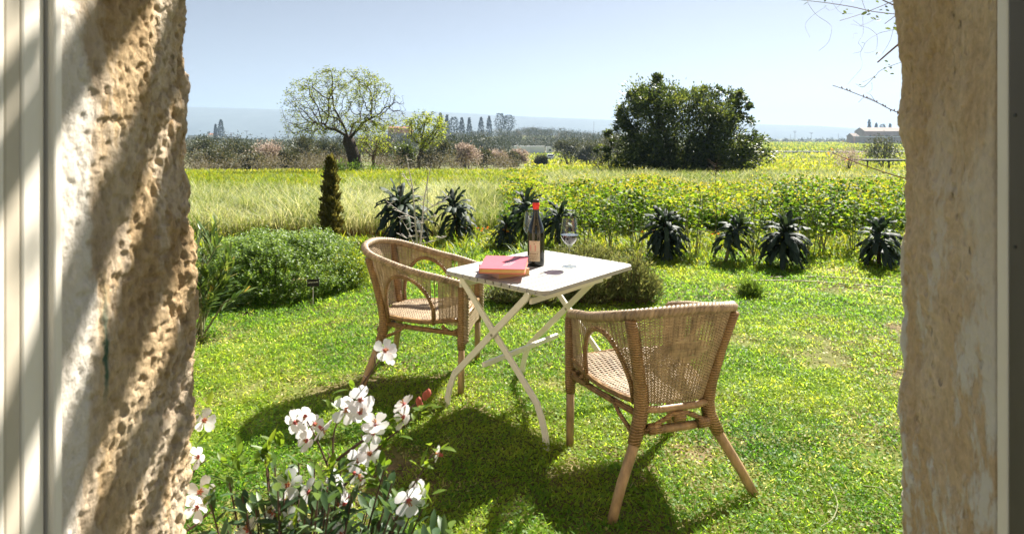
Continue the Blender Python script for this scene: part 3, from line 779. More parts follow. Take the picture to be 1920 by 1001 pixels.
def small_tree(name, label, px, pb, D, ctop, chalf, seed, leafmat, nleaf, lean=(0, 0), ls=.09, branchmat='bark'):
    x, _, zb0 = at(px, pb, D); zb = min(gz(x, D), zb0); t = thing(name, label, 'tree', (x, D, zb)); g = np.random.default_rng(seed)
    zt = HC + (HY - ctop) / F * D - zb; rw = chalf * D / F; h0 = zt * .38
    A = in_ellipsoid(330, (lean[0], 0, (zt + h0) / 2), (rw, rw * .85, (zt - h0) / 2), g, .35)
    tr = [(0, 0, -.2), (.03, 0, zt * .12), (.02, 0, zt * .25), (lean[0] * .4, 0, zt * .36)]
    nodes, par = colonise(seed, A, None, zt * .05, zt * .6, zt * .055, 70, tr)
    m = MB(); m.smooth = True; rad, tips, cnt = branch_mesh(m, nodes, par, zt * .0035, 2.0, zt * .042, 6); m.build('trunk', M[branchmat], t)
    src = nodes[np.where(cnt < 5)[0]]; idx = g.integers(0, len(src), nleaf); P = src[idx] + g.normal(0, zt * .03, (nleaf, 3))
    leaves('crown', P, rand_dirs(nleaf, g, -.5, .9), g.uniform(.6, 1.2, nleaf) * ls, g.uniform(.3, .6, nleaf) * ls, g.uniform(0, 1, nleaf), M[leafmat], t, g=g)
    return t
small_tree('spring_tree', 'small tree in fresh yellow green leaf beside the dark round shrub', 785, 305, 40, 207, 42, 31, 'springleaf', 3000, (.5, 0), .17)
small_tree('willowy_tree', 'low loose yellowish tree directly right of the old almond trunk', 700, 312, 32, 246, 36, 32, 'springleaf', 1300, (0, 0), .11, 'twig')

# ------------------------------------------------------------------ bushes and crowns made of leaf clumps
def clump_leaves(blobs, n, g, clumps=90, spread=.16, shell=.55, zmin=.03):
    """blobs: (cx,cy,cz,rx,ry,rz); leaf positions gathered in clumps near the blob surfaces"""
    vol = np.array([b[3] * b[4] * b[5] for b in blobs]) ** .67; pr = vol / vol.sum(); C = []; S = []
    for k in range(clumps):
        b = blobs[g.choice(len(blobs), p=pr)]; d = rand_dirs(1, g, -.7, 1)[0]; q = g.uniform(shell, 1.02)
        C.append(np.array(b[:3]) + d * np.array(b[3:]) * q); S.append(spread * (b[3] * b[4] * b[5]) ** (1 / 3) * g.uniform(.6, 1.3))
    C = np.array(C); S = np.array(S); idx = g.integers(0, clumps, n); off = g.normal(0, 1, (n, 3)) * S[idx][:, None] * .6
    P = C[idx] + off; cb = np.array([sum(pr[i] * np.array(b[:3]) for i, b in enumerate(blobs))]); ctint = g.uniform(.15, .6, clumps)[idx] + g.uniform(-.2, .4, n)
    D = unit(unit(off) * .8 + unit(P - cb) * .6 + g.normal(0, .5, (n, 3)) + np.array([0, 0, .25])); P[:, 2] = np.maximum(P[:, 2], zmin)
    return P, D, np.clip(ctint, 0, 1)
def bush(name, label, cat, loc, blobs, n, ls, mat, seed, group=None, clumps=90, spread=.16, shell=.55, trunk=True, aspect=.45, part='foliage'):
    g = np.random.default_rng(seed); t = thing(name, label, cat, loc, 0, group)
    P, D, ti = clump_leaves(blobs, n, g, clumps, spread, shell)
    leaves(part, P, D, g.uniform(.6, 1.3, n) * ls, g.uniform(.6, 1.3, n) * ls * aspect, ti, M[mat], t, g=g)
    if trunk:
        m = MB(); m.smooth = True; hx = max(b[2] for b in blobs); r0 = hx * .03 + .01
        for k in range(trunk if trunk is not True else 5):
            b = blobs[k % len(blobs)]; e = np.array(b[:3]) + g.normal(0, .3, 3) * np.array(b[3:]); s0 = (b[0] * .35 + g.normal(0, r0), b[1] * .35, -.12)
            m.tube([s0, (np.array(s0) + e) / 2 + g.normal(0, r0, 3), e], [r0, r0 * .7, r0 * .25], 6)
        m.build('trunk' if part == 'crown' else 'stems', M['bark'], t)
    return t
def carob():
    D = 24.0; x, _, _ = at(1275, 320, D); k = D / F; zb = gz(x, D)
    def B(px, py, rx, rz, ry=1.6, dy=0): return ((px - 1275) * k, dy, HC + (HY - py) * k - zb, rx * k, ry, rz * k)
    blobs = [B(1265, 250, 95, 70), B(1225, 200, 55, 48), B(1232, 172, 30, 26, .8), B(1190, 205, 32, 32, .9), B(1320, 215, 60, 42), B(1365, 235, 42, 50, 1.2), B(1375, 195, 26, 24, .8), B(1300, 180, 45, 22, 1), B(1210, 275, 60, 45), B(1340, 280, 60, 40), B(1275, 290, 90, 32), B(1405, 290, 34, 36, 1.1), B(1170, 235, 26, 26, .8), B(1275, 312, 130, 20), B(1190, 300, 45, 28), B(1360, 302, 60, 26)] + [B(a, b, c, c * 1.2, .5, g0) for a, b, c, g0 in ((1233, 152, 11, .1), (1248, 150, 8, -.2), (1205, 178, 12, .2), (1182, 182, 9, 0), (1268, 168, 10, .3), (1322, 168, 9, 0), (1350, 172, 9, .2), (1385, 180, 11, -.1), (1400, 200, 10, 0), (1398, 225, 12, .2), (1163, 210, 10, 0), (1152, 238, 11, -.2), (1425, 270, 12, 0), (1143, 262, 14, .1), (1408, 255, 10, .1), (1128, 290, 16, 0))]
    t = bush('carob_tree', 'big dark rounded evergreen carob tree standing alone at the meadow edge', 'tree', (x, D, zb), blobs, 60000, .12, 'carob', 41, None, 760, .21, .3, 7, .5, 'crown')
    return t
carob()
D_ = 25.5; x_, _, _ = at(1148, 310, D_); k_ = D_ / F
bush('olive_bush', 'grey brown feathery olive bush against the left flank of the carob tree', 'bush', (x_, D_, gz(x_, D_)), [(0, 0, .75, 38 * k_, .8, 1.0), (.15, 0, 1.35, 25 * k_, .6, .55), (-.5, 0, .55, .45, .5, .5)], 7000, .08, 'olive', 42, None, 220, .34, .2, 4, .3)
D_ = 25.2; x_, _, _ = at(660, 320, D_)
bush('green_weeds', 'low clump of green weeds around the foot of the old almond trunk', 'weeds', (x_, D_, gz(x_, D_)), [(0, 0, .2, 1.5, .5, .32), (-.6, 0, .2, .6, .4, .3)], 2600, .09, 'herb', 43, None, 90, .3, .2, 3, .5)
# grove beyond the meadow
GROVE = [  # px, base py, D, half width px, top py, material, name, label
    (395, 312, 48, 45, 278, 'olive', 'olive_tree', 'pale olive tree at the meadow edge beside the left stone reveal'),
    (372, 300, 66, 40, 254, 'olive', 'olive_tree', 'olive tree at the far left, half hidden by the stone reveal'),
    (450, 308, 62, 42, 262, 'olive', 'olive_tree', 'broad olive tree below the round bare tree'),
    (425, 312, 50, 34, 284, 'olive', 'olive_tree', 'low pale olive bush in front of the broad olive tree'),
    (475, 315, 46, 28, 288, 'olive', 'olive_tree', 'small grey olive bush left of the pink almond'),
    (503, 306, 58, 40, 265, 'blossom_far', 'blossoming_almond', 'pink blossoming almond tree between the olive trees on the left'),
    (570, 310, 52, 40, 257, 'olive', 'olive_tree', 'dark dense olive tree left of the old almond trunk'),
    (545, 311, 48, 25, 285, 'olive', 'olive_tree', 'small low olive bush in front of the dark dense olive tree'),
    (640, 306, 60, 28, 268, 'olive', 'olive_tree', 'olive tree partly hidden behind the old almond trunk'),
    (605, 300, 74, 30, 262, 'wood_far', 'evergreen_tree', 'mixed green tree showing over the dark dense olive'),
    (755, 309, 46, 26, 268, 'carob', 'evergreen_shrub', 'very dark shrub under the small spring tree'),
    (818, 310, 47, 38, 262, 'olive', 'evergreen_shrub', 'rounded grey green shrub right of the small spring tree'),
    (878, 308, 58, 26, 271, 'blossom_far', 'blossoming_almond', 'tall pale blossoming almond right of the rounded grey shrub'),
    (905, 306, 66, 22, 283, 'olive', 'olive_tree', 'small olive bush right of the tall pale almond'),
    (930, 304, 72, 24, 281, 'blossom_far', 'blossoming_almond', 'rust tinted almond tree left of the white truck'),
    (955, 304, 74, 22, 286, 'olive', 'olive_tree', 'little olive tree just left of the pale pink almond'),
    (972, 303, 78, 22, 282, 'blossom_far', 'blossoming_almond', 'pale pink almond hiding the rear of the white truck'),
    (1014, 302, 84, 13, 292, 'olive', 'olive_tree', 'small olive tree in front of the truck cab'),
    (1070, 298, 92, 34, 262, 'olive', 'olive_tree', 'broad grey olive tree with a dark base right of the truck'),
    (1105, 297, 88, 26, 266, 'olive', 'olive_tree', 'olive tree behind the utility post near the carob'),
    (843, 300, 84, 30, 258, 'wood_far', 'evergreen_tree', 'green tree behind the rounded grey shrub'),
    (715, 300, 78, 32, 266, 'wood_far', 'evergreen_tree', 'mixed green tree behind the loose yellowish tree'),
]
for i, (px, pb, D, hw, ptop, mat, nm, lab) in enumerate(GROVE):
    x = (px - CX) / F * D; zb = min(gz(x, D), HC - (pb - HY) / F * D); zt = HC + (HY - ptop) / F * D; h = zt - zb; w = hw * D / F; g = np.random.default_rng(100 + i)
    bl = [(0, 0, h * .48, w * .85, w * .75, h * .48)] + [(g.uniform(-.55, .55) * w, g.uniform(-.4, .4) * w, h * g.uniform(.35, .8), w * g.uniform(.3, .5), w * .4, h * g.uniform(.16, .24)) for _ in range(5)]
    bush(nm, lab, 'tree' if 'bush' not in lab and 'shrub' not in lab else 'bush', (x, D, zb), bl, 3600, .06 + .0026 * D, mat, 200 + i, 'trees of the grove beyond the meadow', 170, .30, .3, 4, .5, 'crown' if 'shrub' not in nm else 'foliage')

# ------------------------------------------------------------------ far: wood on the low hill, cypresses, buildings, truck, poles
def wood():
    g = np.random.default_rng(61); Ps = []; Ds = []; T = []; Ls = []; SV = []
    m = MB()
    for k in range(900):
        y = g.uniform(150, 520); px = g.uniform(840, 1160) if g.random() < .72 else g.uniform(640, 900)
        if k % 6 == 0: px = g.uniform(340, 700); y = g.uniform(160, 330)
        if 940 < px < 1090 and y < 232: y = g.uniform(236, 420)
        x = (px - CX) / F * y; z = gz(x, y); h = g.uniform(3.2, 6.2); w = h * g.uniform(.55, .9); n = int(np.interp(y, [150, 520], [420, 160]))
        bl = [(0, 0, h * .55, w, w, h * .46)] + [(g.uniform(-.6, .6) * w, g.uniform(-.5, .5) * w, h * g.uniform(.4, .85), w * .5, w * .5, h * .22) for _ in range(4)]
        P, D, ti = clump_leaves(bl, n, g, 40, .4, .3); base = g.uniform(-.25, .25) if g.random() > .08 else .6
        Ps.append(P + np.array([x, y, z])); Ds.append(D); T.append(np.clip(ti * .8 + base, 0, 1)); Ls.append(np.full(n, h * .085) * g.uniform(.7, 1.3, n))
        m.tube([(x, y, z - .3), (x, y, z + h * .6)], h * .035, 5)
    P = np.concatenate(Ps); L = np.concatenate(Ls)
    o = leaves('distant_wood', P, np.concatenate(Ds), L, L * .6, np.concatenate(T), M['wood_far'], None, g=g)
    tag(o, 'mixed grey green olive and scrub wood covering the low hill', 'wood', None, 'stuff')
    m.build('trunks', M['bark'], o)
wood()
def cypress(name, label, px, pb, D, ptop, hwpx, mat='cypress', n=700, seed=1, group=None, ragged=.12, shape='column'):
    g = np.random.default_rng(seed); x = (px - CX) / F * D; zb = gz(x, D); zt = HC + (HY - ptop) / F * D; h = zt - zb; w = hwpx * D / F
    t = thing(name, label, 'tree', (x, D, zb), 0, group); u = g.uniform(.02, 1, n); a = g.uniform(0, 2 * math.pi, n)
    if shape == 'column': rr = w * np.minimum(1, 1.25 * (1 - u) ** .55) * np.minimum(1, (u + .12) * 4)
    else: rr = w * (.35 + .9 * np.sin(np.clip((u - .25) / .75, 0, 1) * math.pi) ** .6) * (u > .2)
    rr = rr * (1 + ragged * np.sin(u * 37 + a * 3)) * np.sqrt(g.uniform(.25, 1, n))
    P = np.stack([rr * np.cos(a), rr * np.sin(a), u * h], 1); D_ = np.stack([np.cos(a) * .5, np.sin(a) * .5, np.full(n, .9)], 1) + g.normal(0, .25, (n, 3))
    leaves('crown', P, D_, g.uniform(.6, 1.4, n) * h * .06, g.uniform(.6, 1.3, n) * h * .03, np.clip(vnoise(a * 2, u * 9, .6, seed) * .8 + g.uniform(-.2, .2, n), 0, 1), M[mat], t, g=g)
    m = MB(); m.tube([(0, 0, -.3), (0, 0, h * .8)], [h * .016 + .01, h * .004], 6); m.build('trunk', M['bark'], t); return t
CYP = [(404, 262, 560, 234, 3.2, 'column', 'narrow cypress at the left of the pair beside the white farmhouse'),
       (414, 262, 560, 226, 6.5, 'column', 'wide dark cypress of the pair beside the white farmhouse'),
       (826, 250, 470, 214, 5, 'column', 'leftmost cypress of the row on the wooded hill'), (838, 250, 470, 217, 5, 'column', 'second cypress from the left on the wooded hill'),
       (851, 250, 470, 221, 8, 'round', 'broad conifer between the cypresses on the wooded hill'), (866, 250, 470, 222, 6, 'column', 'cypress right of the broad conifer on the hill'),
       (880, 250, 470, 222, 5, 'column', 'cypress with a small companion in the middle of the hill row'), (902, 250, 460, 221, 6, 'column', 'ragged cypress left of the pointed one on the hill'),
       (917, 250, 460, 219, 5.5, 'column', 'pointed dense cypress left of the two umbrella pines'),
       (938, 252, 450, 214, 9, 'round', 'left one of the two tall umbrella pines on the hill'), (954, 252, 450, 217, 10, 'round', 'right one of the two tall umbrella pines on the hill'),
       (1630, 250, 620, 226, 3.5, 'column', 'tall cypress behind the stone farmhouse at the right'), (1643, 250, 620, 232, 4, 'column', 'shorter cypress behind the stone farmhouse roof'),
       (1655, 250, 620, 234, 5, 'round', 'round tree top behind the stone farmhouse roof'), (1669, 250, 620, 233, 3, 'column', 'cypress tip beside the right stone reveal')]
for i, (px, pb, D, pt, hw, shp, lab) in enumerate(CYP):
    cypress('cypress' if shp == 'column' else 'pine_tree', lab, px, pb, D, pt, hw, 'cypress', 900, 300 + i, 'dark trees on the skyline', .2, shp)
def bare_round():
    D = 560; x = (435 - CX) / F * D; zb = gz(x, D); k = D / F; t = thing('bare_tree', 'leafless round crowned tree right of the cypress pair', 'tree', (x, D, zb)); g = np.random.default_rng(5)
    A = in_ellipsoid(260, (0, 0, 6.5), (8.4, 7, 5.2), g, .5); nodes, par = colonise(5, A, None, .9, 9, .95, 40, [(0, 0, 0), (0, 0, 1.2), (0, 0, 2.2)])
    m = MB(); branch_mesh(m, nodes, par, .07, 2.2, .6, 4); m.build('trunk', plain('bare_twigs', (.14, .10, .085), .9), t)
bare_round()
def house(name, label, px0, px1, ptop, D, depth, wall, roof, roofh, wins=(), cat='house', zbase=None, pitch='gable'):
    k = D / F; x0, x1 = (px0 - CX) * k, (px1 - CX) * k; zt = HC + (HY - ptop) * k; xm = (x0 + x1) / 2; zb = gz(xm, D) if zbase is None else zbase
    t = thing(name, label, cat, (xm, D, zb)); w = x1 - x0; h = zt - zb - roofh
    m = MB(); m.box((0, depth / 2, h / 2 - .5), (w, depth, h + 1)); wl = m.build('wall', wall, t)
    m = MB()
    if pitch == 'gable':
        o = .3; m.add([(-w / 2 - o, -o, h + .01), (w / 2 + o, -o, h + .01), (w / 2 + o, depth / 2, h + roofh), (-w / 2 - o, depth / 2, h + roofh), (-w / 2 - o, depth + o, h + .01), (w / 2 + o, depth + o, h + .01)],
              [(0, 1, 2, 3), (3, 2, 5, 4), (0, 3, 4), (1, 5, 2), (0, 4, 5, 1)])
    else: m.box((0, depth / 2, h + roofh / 2 + .01), (w + .4, depth + .4, roofh))
    m.build('roof', roof, t)
    dark = M.setdefault('dark_opening', plain('dark_window', (.03, .032, .035), .3, .5))
    for (u, v, ww, hh) in wins:
        m = MB(); m.box((-w / 2 + u * w, -.03, v * h), (ww * w, .08, hh * h)); f = m.build('window', dark, t)
    return t
stone_far = plain('far_stone_wall', (.36, .27, .21), .9, .2, .15, .2); white_far = plain('white_plaster', (.72, .70, .66), .8, .2, .3, .06)
ochre_far = plain('orange_plaster', (.50, .28, .17), .85, .2, .2, .12); tile = plain('terracotta_roof', (.34, .16, .10), .85, .2, .4, .25); grey_far = plain('grey_concrete', (.34, .33, .32), .9, .2, .3, .15)
pale_roof = plain('pale_sheet_roof', (.78, .78, .78), .4, .4)
house('farmhouse', 'small white farmhouse left of the cypress pair', 390, 402, 250, 600, 9, white_far, tile, 1.5, [(.5, .55, .14, .3)])
house('shed', 'long low pale building left of the white farmhouse', 352, 389, 254, 640, 10, plain('pale_render', (.5, .46, .42), .9, .2), grey_far, .6, [(.3, .5, .1, .3), (.7, .5, .1, .3)], pitch='flat')
house('orange_villa', 'orange plastered villa half hidden behind the spring tree', 727, 768, 237, 330, 12, ochre_far, tile, .9, [(.2, .55, .08, .35), (.42, .55, .08, .35), (.64, .55, .08, .35), (.86, .55, .08, .35)], zbase=gz(-62, 330) - 1.0)
house('retaining_wall', 'grey concrete terrace wall below the orange villa', 728, 786, 250.5, 322, 3, grey_far, grey_far, .3, [], 'wall', gz(-62, 322) - 1.5, 'flat')
house('stone_farmhouse', 'large stone farmhouse on the plain beside the right stone reveal', 1622, 1705, 239, 520, 16, stone_far, plain('old_stone_roof', (.33, .26, .21), .9), 3.4, [(.12, .62, .03, .2), (.3, .62, .03, .2), (.48, .62, .03, .2)])
house('stone_barn', 'stone gabled barn at the left end of the farm buildings', 1600, 1611, 250, 500, 10, stone_far, plain('barn_roof', (.3, .24, .2), .9), 2.5, [(.5, .5, .12, .25)])
house('low_outbuilding', 'low stone outbuilding with a pale sheet roof before the farmhouse', 1611, 1705, 256, 490, 6, stone_far, pale_roof, .45, [(.3, .5, .02, .35), (.6, .5, .02, .35)], pitch='flat')
def vehicles():
    D = 220; k = D / F; x0 = (962 - CX) * k; x1 = (1036 - CX) * k; zb = HC + (HY - 292.5) * k; L = x1 - x0
    white = plain('white_vehicle_paint', (.88, .89, .90), .4, .4); blk = plain('black_rubber', (.02, .02, .02), .8); gl = plain('dark_windscreen', (.03, .04, .05), .1, .6)
    t = thing('lorry', 'white articulated lorry driving right on the far road', 'truck', ((x0 + x1) / 2, D, zb))
    m = MB(); m.box((-1.35, 0, 2.2), (L - 3.2, 2.5, 2.75)); m.build('trailer', white, t, bevel=.06)
    m = MB(); prof = [(L / 2 - 2.35, .55), (L / 2 - .05, .55), (L / 2, 1.5), (L / 2 - .25, 2.6), (L / 2 - .75, 3.35), (L / 2 - 2.35, 3.45)]
    vs = [(x, -1.2, z) for x, z in prof] + [(x, 1.2, z) for x, z in prof]; n = len(prof)
    m.add(vs, [tuple(range(n)), tuple(range(2 * n - 1, n - 1, -1))] + [(i, n + i, n + (i + 1) % n, (i + 1) % n) for i in range(n)]); cab = m.build('cab', white, t)
    m = MB(); m.box((L / 2 - .95, -1.215, 2.1), (.95, .03, .75)); m.build('window', gl, cab)
    m = MB(); m.box((-.6, 0, .66), (L - 3, 1.0, .22)); m.build('chassis', blk, t)
    for x in (-L / 2 + 1.0, -L / 2 + 2.2, -L / 2 + 3.4, L / 2 - 3.2, L / 2 - 1.1):
        m = MB(); m.tube([(x, -1.2, .48), (x, 1.2, .48)], .48, 16); m.build('wheel', blk, t)
    D = 140; k = D / F; x = (1032 - CX) * k; zb = HC + (HY - 301.5) * k; t = thing('van', 'small grey van parked nose on in front of the lorry', 'van', (x, D, zb), 0)
    grey = plain('silver_paint', (.42, .44, .47), .35, .5)
    m = MB(); m.box((0, 0, .62), (1.65, 3.6, .6)); m.build('body', grey, t, bevel=.08)
    m = MB(); vs = []
    for z, hx, y0, y1 in ((.9, .80, -.75, 1.75), (1.48, .66, -.2, 1.6)): vs += [(-hx, y0, z), (hx, y0, z), (hx, y1, z), (-hx, y1, z)]
    m.add(vs, [(0, 1, 5, 4), (1, 2, 6, 5), (2, 3, 7, 6), (3, 0, 4, 7), (4, 5, 6, 7)]); c = m.build('cabin', white, t)
    m = MB(); m.add([(-.68, -.72, .95), (.68, -.72, .95), (.58, -.27, 1.42), (-.58, -.27, 1.42)], [(0, 1, 2, 3)]); m.build('windscreen', gl, c)
    for sx in (-.75, .75):
        m = MB(); m.tube([(sx - .09, -1.1, .3), (sx + .09, -1.1, .3)], .3, 14); m.build('wheel', blk, t)
        m = MB(); m.tube([(sx * .76, -1.80, .68), (sx * .76, -1.83, .68)], .1, 12); m.build('headlight', plain('headlight_glass', (.8, .8, .75), .1, .6), t)
vehicles()
POLES = [(540.5, 232, 262, 420, 'lattice', 'tall pale lattice pylon left of the old almond tree'), (391, 247, 262, 500, 'cross', 'wooden utility pole with crossarms left of the cypress pair'),
         (421.5, 242, 263, 480, 'pole', 'pale concrete post in front of the wide cypress'), (462.5, 245, 262, 520, 'cross', 'utility pole right of the round bare tree'),
         (516, 249, 262, 520, 'pole', 'short post on the skyline left of the pylon'), (887, 248, 277, 210, 'cross', 'utility pole in front of the wooded hill'),
         (1072.5, 261, 303, 130, 'pole', 'grey wooden post standing right of the lorry'), (1113.5, 228, 246, 420, 'pole', 'mast on the wooded hill left of the carob'),
         (1482, 252, 263, 600, 'pole', 'post on the far plain right of the carob'), (1490.5, 246, 263, 560, 'cross', 'utility pole on the far plain right of the carob'), (1521, 249, 263, 640, 'cross', 'utility pole in the middle of the far plain'),
         (1572, 250, 262, 640, 'pole', 'post on the far plain left of the stone barn'), (1606.5, 246, 262, 495, 'pole', 'post rising behind the stone barn')]
for i, (px, pt, pb, D, kind, lab) in enumerate(POLES):
    k = D / F; x = (px - CX) * k; zb = min(gz(x, D), HC + (HY - pb) * k); zt = HC + (HY - pt) * k; h = zt - zb
    t = thing('pylon' if kind == 'lattice' else 'utility_pole', lab, 'pole', (x, D, zb), 0, 'poles across the plain'); r = .0007 * D * .45
    pm = M.setdefault('pole', plain('weathered_pole', (.17, .155, .14), .8))
    m = MB()
    if kind == 'lattice':
        for sx in (-1, 1):
            for sy in (-1, 1): m.tube([(sx * .7, sy * .7, 0), (sx * .25, sy * .25, h)], .09, 4)
        for q in range(9):
            z0, z1 = h * q / 9, h * (q + 1) / 9; w0, w1 = .7 - .45 * q / 9, .7 - .45 * (q + 1) / 9
            for s in (-1, 1): m.tube([(-s * w0, -w0, z0), (s * w1, -w1, z1)], .05, 4)
        m.build('mast', plain('galvanised_steel', (.4, .42, .44), .5), t)
    else: m.tube([(0, 0, -.3), (0, 0, h)], [r, r * .7], 6); m.build('post', pm, t)
    if kind != 'pole':
        m = MB(); m.box((0, 0, h - r), (k * 7, r * 1.2, r * 1.2)); m.box((0, 0, h - h * .09), (k * 5, r * 1.2, r * 1.2)); m.build('crossarm', pm, t)
def road():
    xs = np.linspace(40, 330, 90); yc = 236 - .02 * (xs - 40); V = []
    for x, y in zip(xs, yc):
        for dy, dz in ((-3.2, -.3), (-3.2, .55), (3.2, .55), (3.2, -.3)): V.append((x, y + dy, gz(x, y) + dz))
    Fc = [(i * 4 + k, i * 4 + 4 + k, i * 4 + 5 + k, i * 4 + 1 + k) for i in range(len(xs) - 1) for k in range(3)]
    tag(link('road', mesh_np('road', V, Fc), plain('pale_asphalt', (.30, .29, .28), .9, .2, .5, .1)), kind='structure')
    m = MB(); h0 = 0
    for i in range(0, len(xs) - 1):
        pass
    V = []
    for x, y in zip(xs, yc - 4.2):
        for dy, dz in ((0, -.3), (0, .95), (.45, .95), (.45, -.3)): V.append((x, y + dy, gz(x, y) + dz - .35))
    tag(link('roadside_wall', mesh_np('roadside_wall', V, Fc), plain('dark_drystone', (.05, .045, .04), .95, .1, .8, .3)), 'long dark drystone wall along the near side of the road', 'wall')
road()
def vineyard():
    g = np.random.default_rng(71); P = []; T = []
    for r_ in range(46):
        y = 262 + 7.5 * r_; n = int(900 - 9 * r_); x = g.uniform(.36 * y, .78 * y, n); z = ground_z(x, np.full(n, y)); P.append(np.stack([x, y + g.normal(0, .4, n), z + g.uniform(.1, 1.3, n)], 1)); T.append(g.uniform(0, 1, n))
    P = np.concatenate(P); n = len(P)
    o = leaves('vineyard_rows', P, rand_dirs(n, g, -.2, 1), .0034 * P[:, 1], .0022 * P[:, 1], np.concatenate(T), M['brightgrass'], None, g=g)
    tag(o, 'green vineyard rows on the plain beyond the road', 'vineyard', None, 'stuff')
vineyard()
def scrub():
    g = np.random.default_rng(73); P = []; T = []; L = []
    for k in range(150):
        px = g.choice([g.uniform(355, 650), g.uniform(355, 650), g.uniform(690, 985)]); y = g.uniform(36, 74); x = (px - CX) / F * y; h = g.uniform(.7, 1.9); w = h * g.uniform(.7, 1.3); n = 260
        q, d, ti = clump_leaves([(0, 0, h * .45, w, w, h * .5)], n, g, 30, .4, .3); P.append(q + np.array([x, y, gz(x, y)])); T.append(ti * .7 + g.choice([0, .1, .3])); L.append(np.full(n, .05 + .0022 * y))
    P = np.concatenate(P); L = np.concatenate(L); o = leaves('scrub', P, rand_dirs(len(P), g, -.3, 1), L, L * .4, np.clip(np.concatenate(T), 0, 1), M['scrub'], None, g=g)
    tag(o, 'grey brown scrub and twigs filling the gaps between the grove trees', 'scrub', None, 'stuff')
scrub()
def horizon_trees():
    g = np.random.default_rng(72); P = []; T = []; L = []
    for k in range(210):
        px = g.uniform(1395, 1610) if k < 120 else g.uniform(330, 760); y = g.uniform(600, 760); x = (px - CX) / F * y; h = g.uniform(3, 6.5); w = h * g.uniform(.5, .9); n = 60
        q, d, ti = clump_leaves([(0, 0, h * .5, w, w, h * .5)], n, g, 18, .3, .4); P.append(q + np.array([x, y, gz(x, y)])); T.append(ti * .6); L.append(np.full(n, h * .2))
    P = np.concatenate(P); L = np.concatenate(L); o = leaves('tree_belt', P, rand_dirs(len(P), g, -.5, 1), L, L * .6, np.concatenate(T), M['wood_far'], None, g=g)
    tag(o, 'thin dark belt of far trees along the edge of the plain', 'trees', None, 'stuff')
horizon_trees()

# ------------------------------------------------------------------ lawn, meadow, weeds (ground cover)
def clear_of(x, y, spots):
    k = np.ones(len(x), bool)
    for (cx, cy_, r) in spots: k &= (x - cx) ** 2 + (y - cy_) ** 2 > r * r
    return k
def lawn():
    g = np.random.default_rng(81); P = []; LL = []
    for (y0, y1, dens, ln) in ((1.85, 2.6, 19000, .0145), (2.6, 3.6, 17000, .015), (3.6, 5.0, 12500, .017), (5.0, 6.6, 7200, .023), (6.6, 8.4, 4300, .030)):
        xm0, xm1 = -.56 * y1 - .35, .67 * y1 + .35; n = int((y1 - y0) * (xm1 - xm0) * dens); x = g.uniform(xm0, xm1, n); y = g.uniform(y0, y1, n)
        k = (x > -.56 * y - .3) & (x < .67 * y + .3); x, y = x[k], y[k]
        bare = vnoise(x, y, .42, 1) * .6 + vnoise(x, y, .13, 2) * .4 + .16 * sstep(.9, 2.2, x) * sstep(5.6, 3.6, y) + .18 * sstep(6.2, 7.5, y) * sstep(.5, 2, x)
        k = g.uniform(0, 1, len(x)) > sstep(.62, .92, bare) * .9; x, y = x[k], y[k]
        P.append(np.stack([x, y, g.uniform(.0, .014, len(x)) + .022 * vnoise(x, y, .10, 4) ** 2], 1)); LL.append(ln * g.uniform(.6, 1.4, len(x)))
    P = np.concatenate(P); L = np.concatenate(LL); n = len(P); x, y = P[:, 0], P[:, 1]
    blade = g.uniform(0, 1, n) < .5
    D = rand_dirs(n, g, -.12, .42); D[blade, 2] = g.uniform(.4, 1.2, blade.sum())
    L = np.where(blade, L * 1.7, L); W = np.where(blade, L * .14, L * .78)
    ti = np.clip(.06 + .5 * vnoise(x, y, .55, 7) + .34 * vnoise(x, y, .11, 8) + g.normal(0, .13, n), 0, .9); dfield = vnoise(x, y, .42, 1) * .6 + vnoise(x, y, .13, 2) * .4 + .20 * sstep(.7, 1.6, x) * sstep(4.8, 3.2, y) + .12 * sstep(-.2, -.9, x) * sstep(3.1, 2.3, y)
    dry = g.uniform(0, 1, n) < .008 + .34 * sstep(.58, .82, dfield); ti[dry] = g.uniform(.9, 1, dry.sum())
    tag(leaves('lawn', P, D, L, W, ti, M['lawn'], None, g=g, roll=g.normal(0, .38, n)), 'short clover and grass lawn around the table and chairs', 'lawn', None, 'stuff')
lawn()
def strip(P, D, L, W, bend, g):
    """bent two-quad blades -> V (n,6,3)"""
    n = len(P); D = unit(D); S = unit(np.cross(D, np.tile([0, 0, 1.], (n, 1)) + g.normal(0, .1, (n, 3)))) * (W[:, None] / 2)
    h = D.copy(); h[:, 2] = 0; h = unit(h); p1 = P + D * (L * .55)[:, None]; p2 = p1 + unit(D + h * bend[:, None] - np.array([0, 0, 1.]) * (bend * .55)[:, None]) * (L * .5)[:, None]
    return np.stack([P - S, P + S, p1 + S * .8, p1 - S * .8, p2 + S * .25, p2 - S * .25], 1)
def blades(name, P, D, L, W, bend, tint, mat, g, parent=None):
    V = strip(P, D, L, W, bend, g); n = len(P); i = np.arange(n)[:, None] * 6
    Fc = np.stack([i + np.array([[0, 1, 2, 3]]), i + np.array([[3, 2, 4, 5]])], 1).reshape(-1, 4)
    return link(name, mesh_np(name, V.reshape(-1, 3), Fc, np.repeat(tint, 6)), mat, parent)
def pale_mask(x, y):
    """where the pale feathery grass stands (1) against greener growth (0)"""
    left = sstep(.08, -.05, x / y + .04 * (vnoise(x, y, 1.5, 9) - .5)) * sstep(16, 13.2, y)
    right = sstep(.02, .08, x / y) * sstep(13.5, 15.5, y) * sstep(24, 20, y) * .85
    return np.clip(left + right, 0, 1) * (.55 + .45 * vnoise(x, y, 1.1, 5))
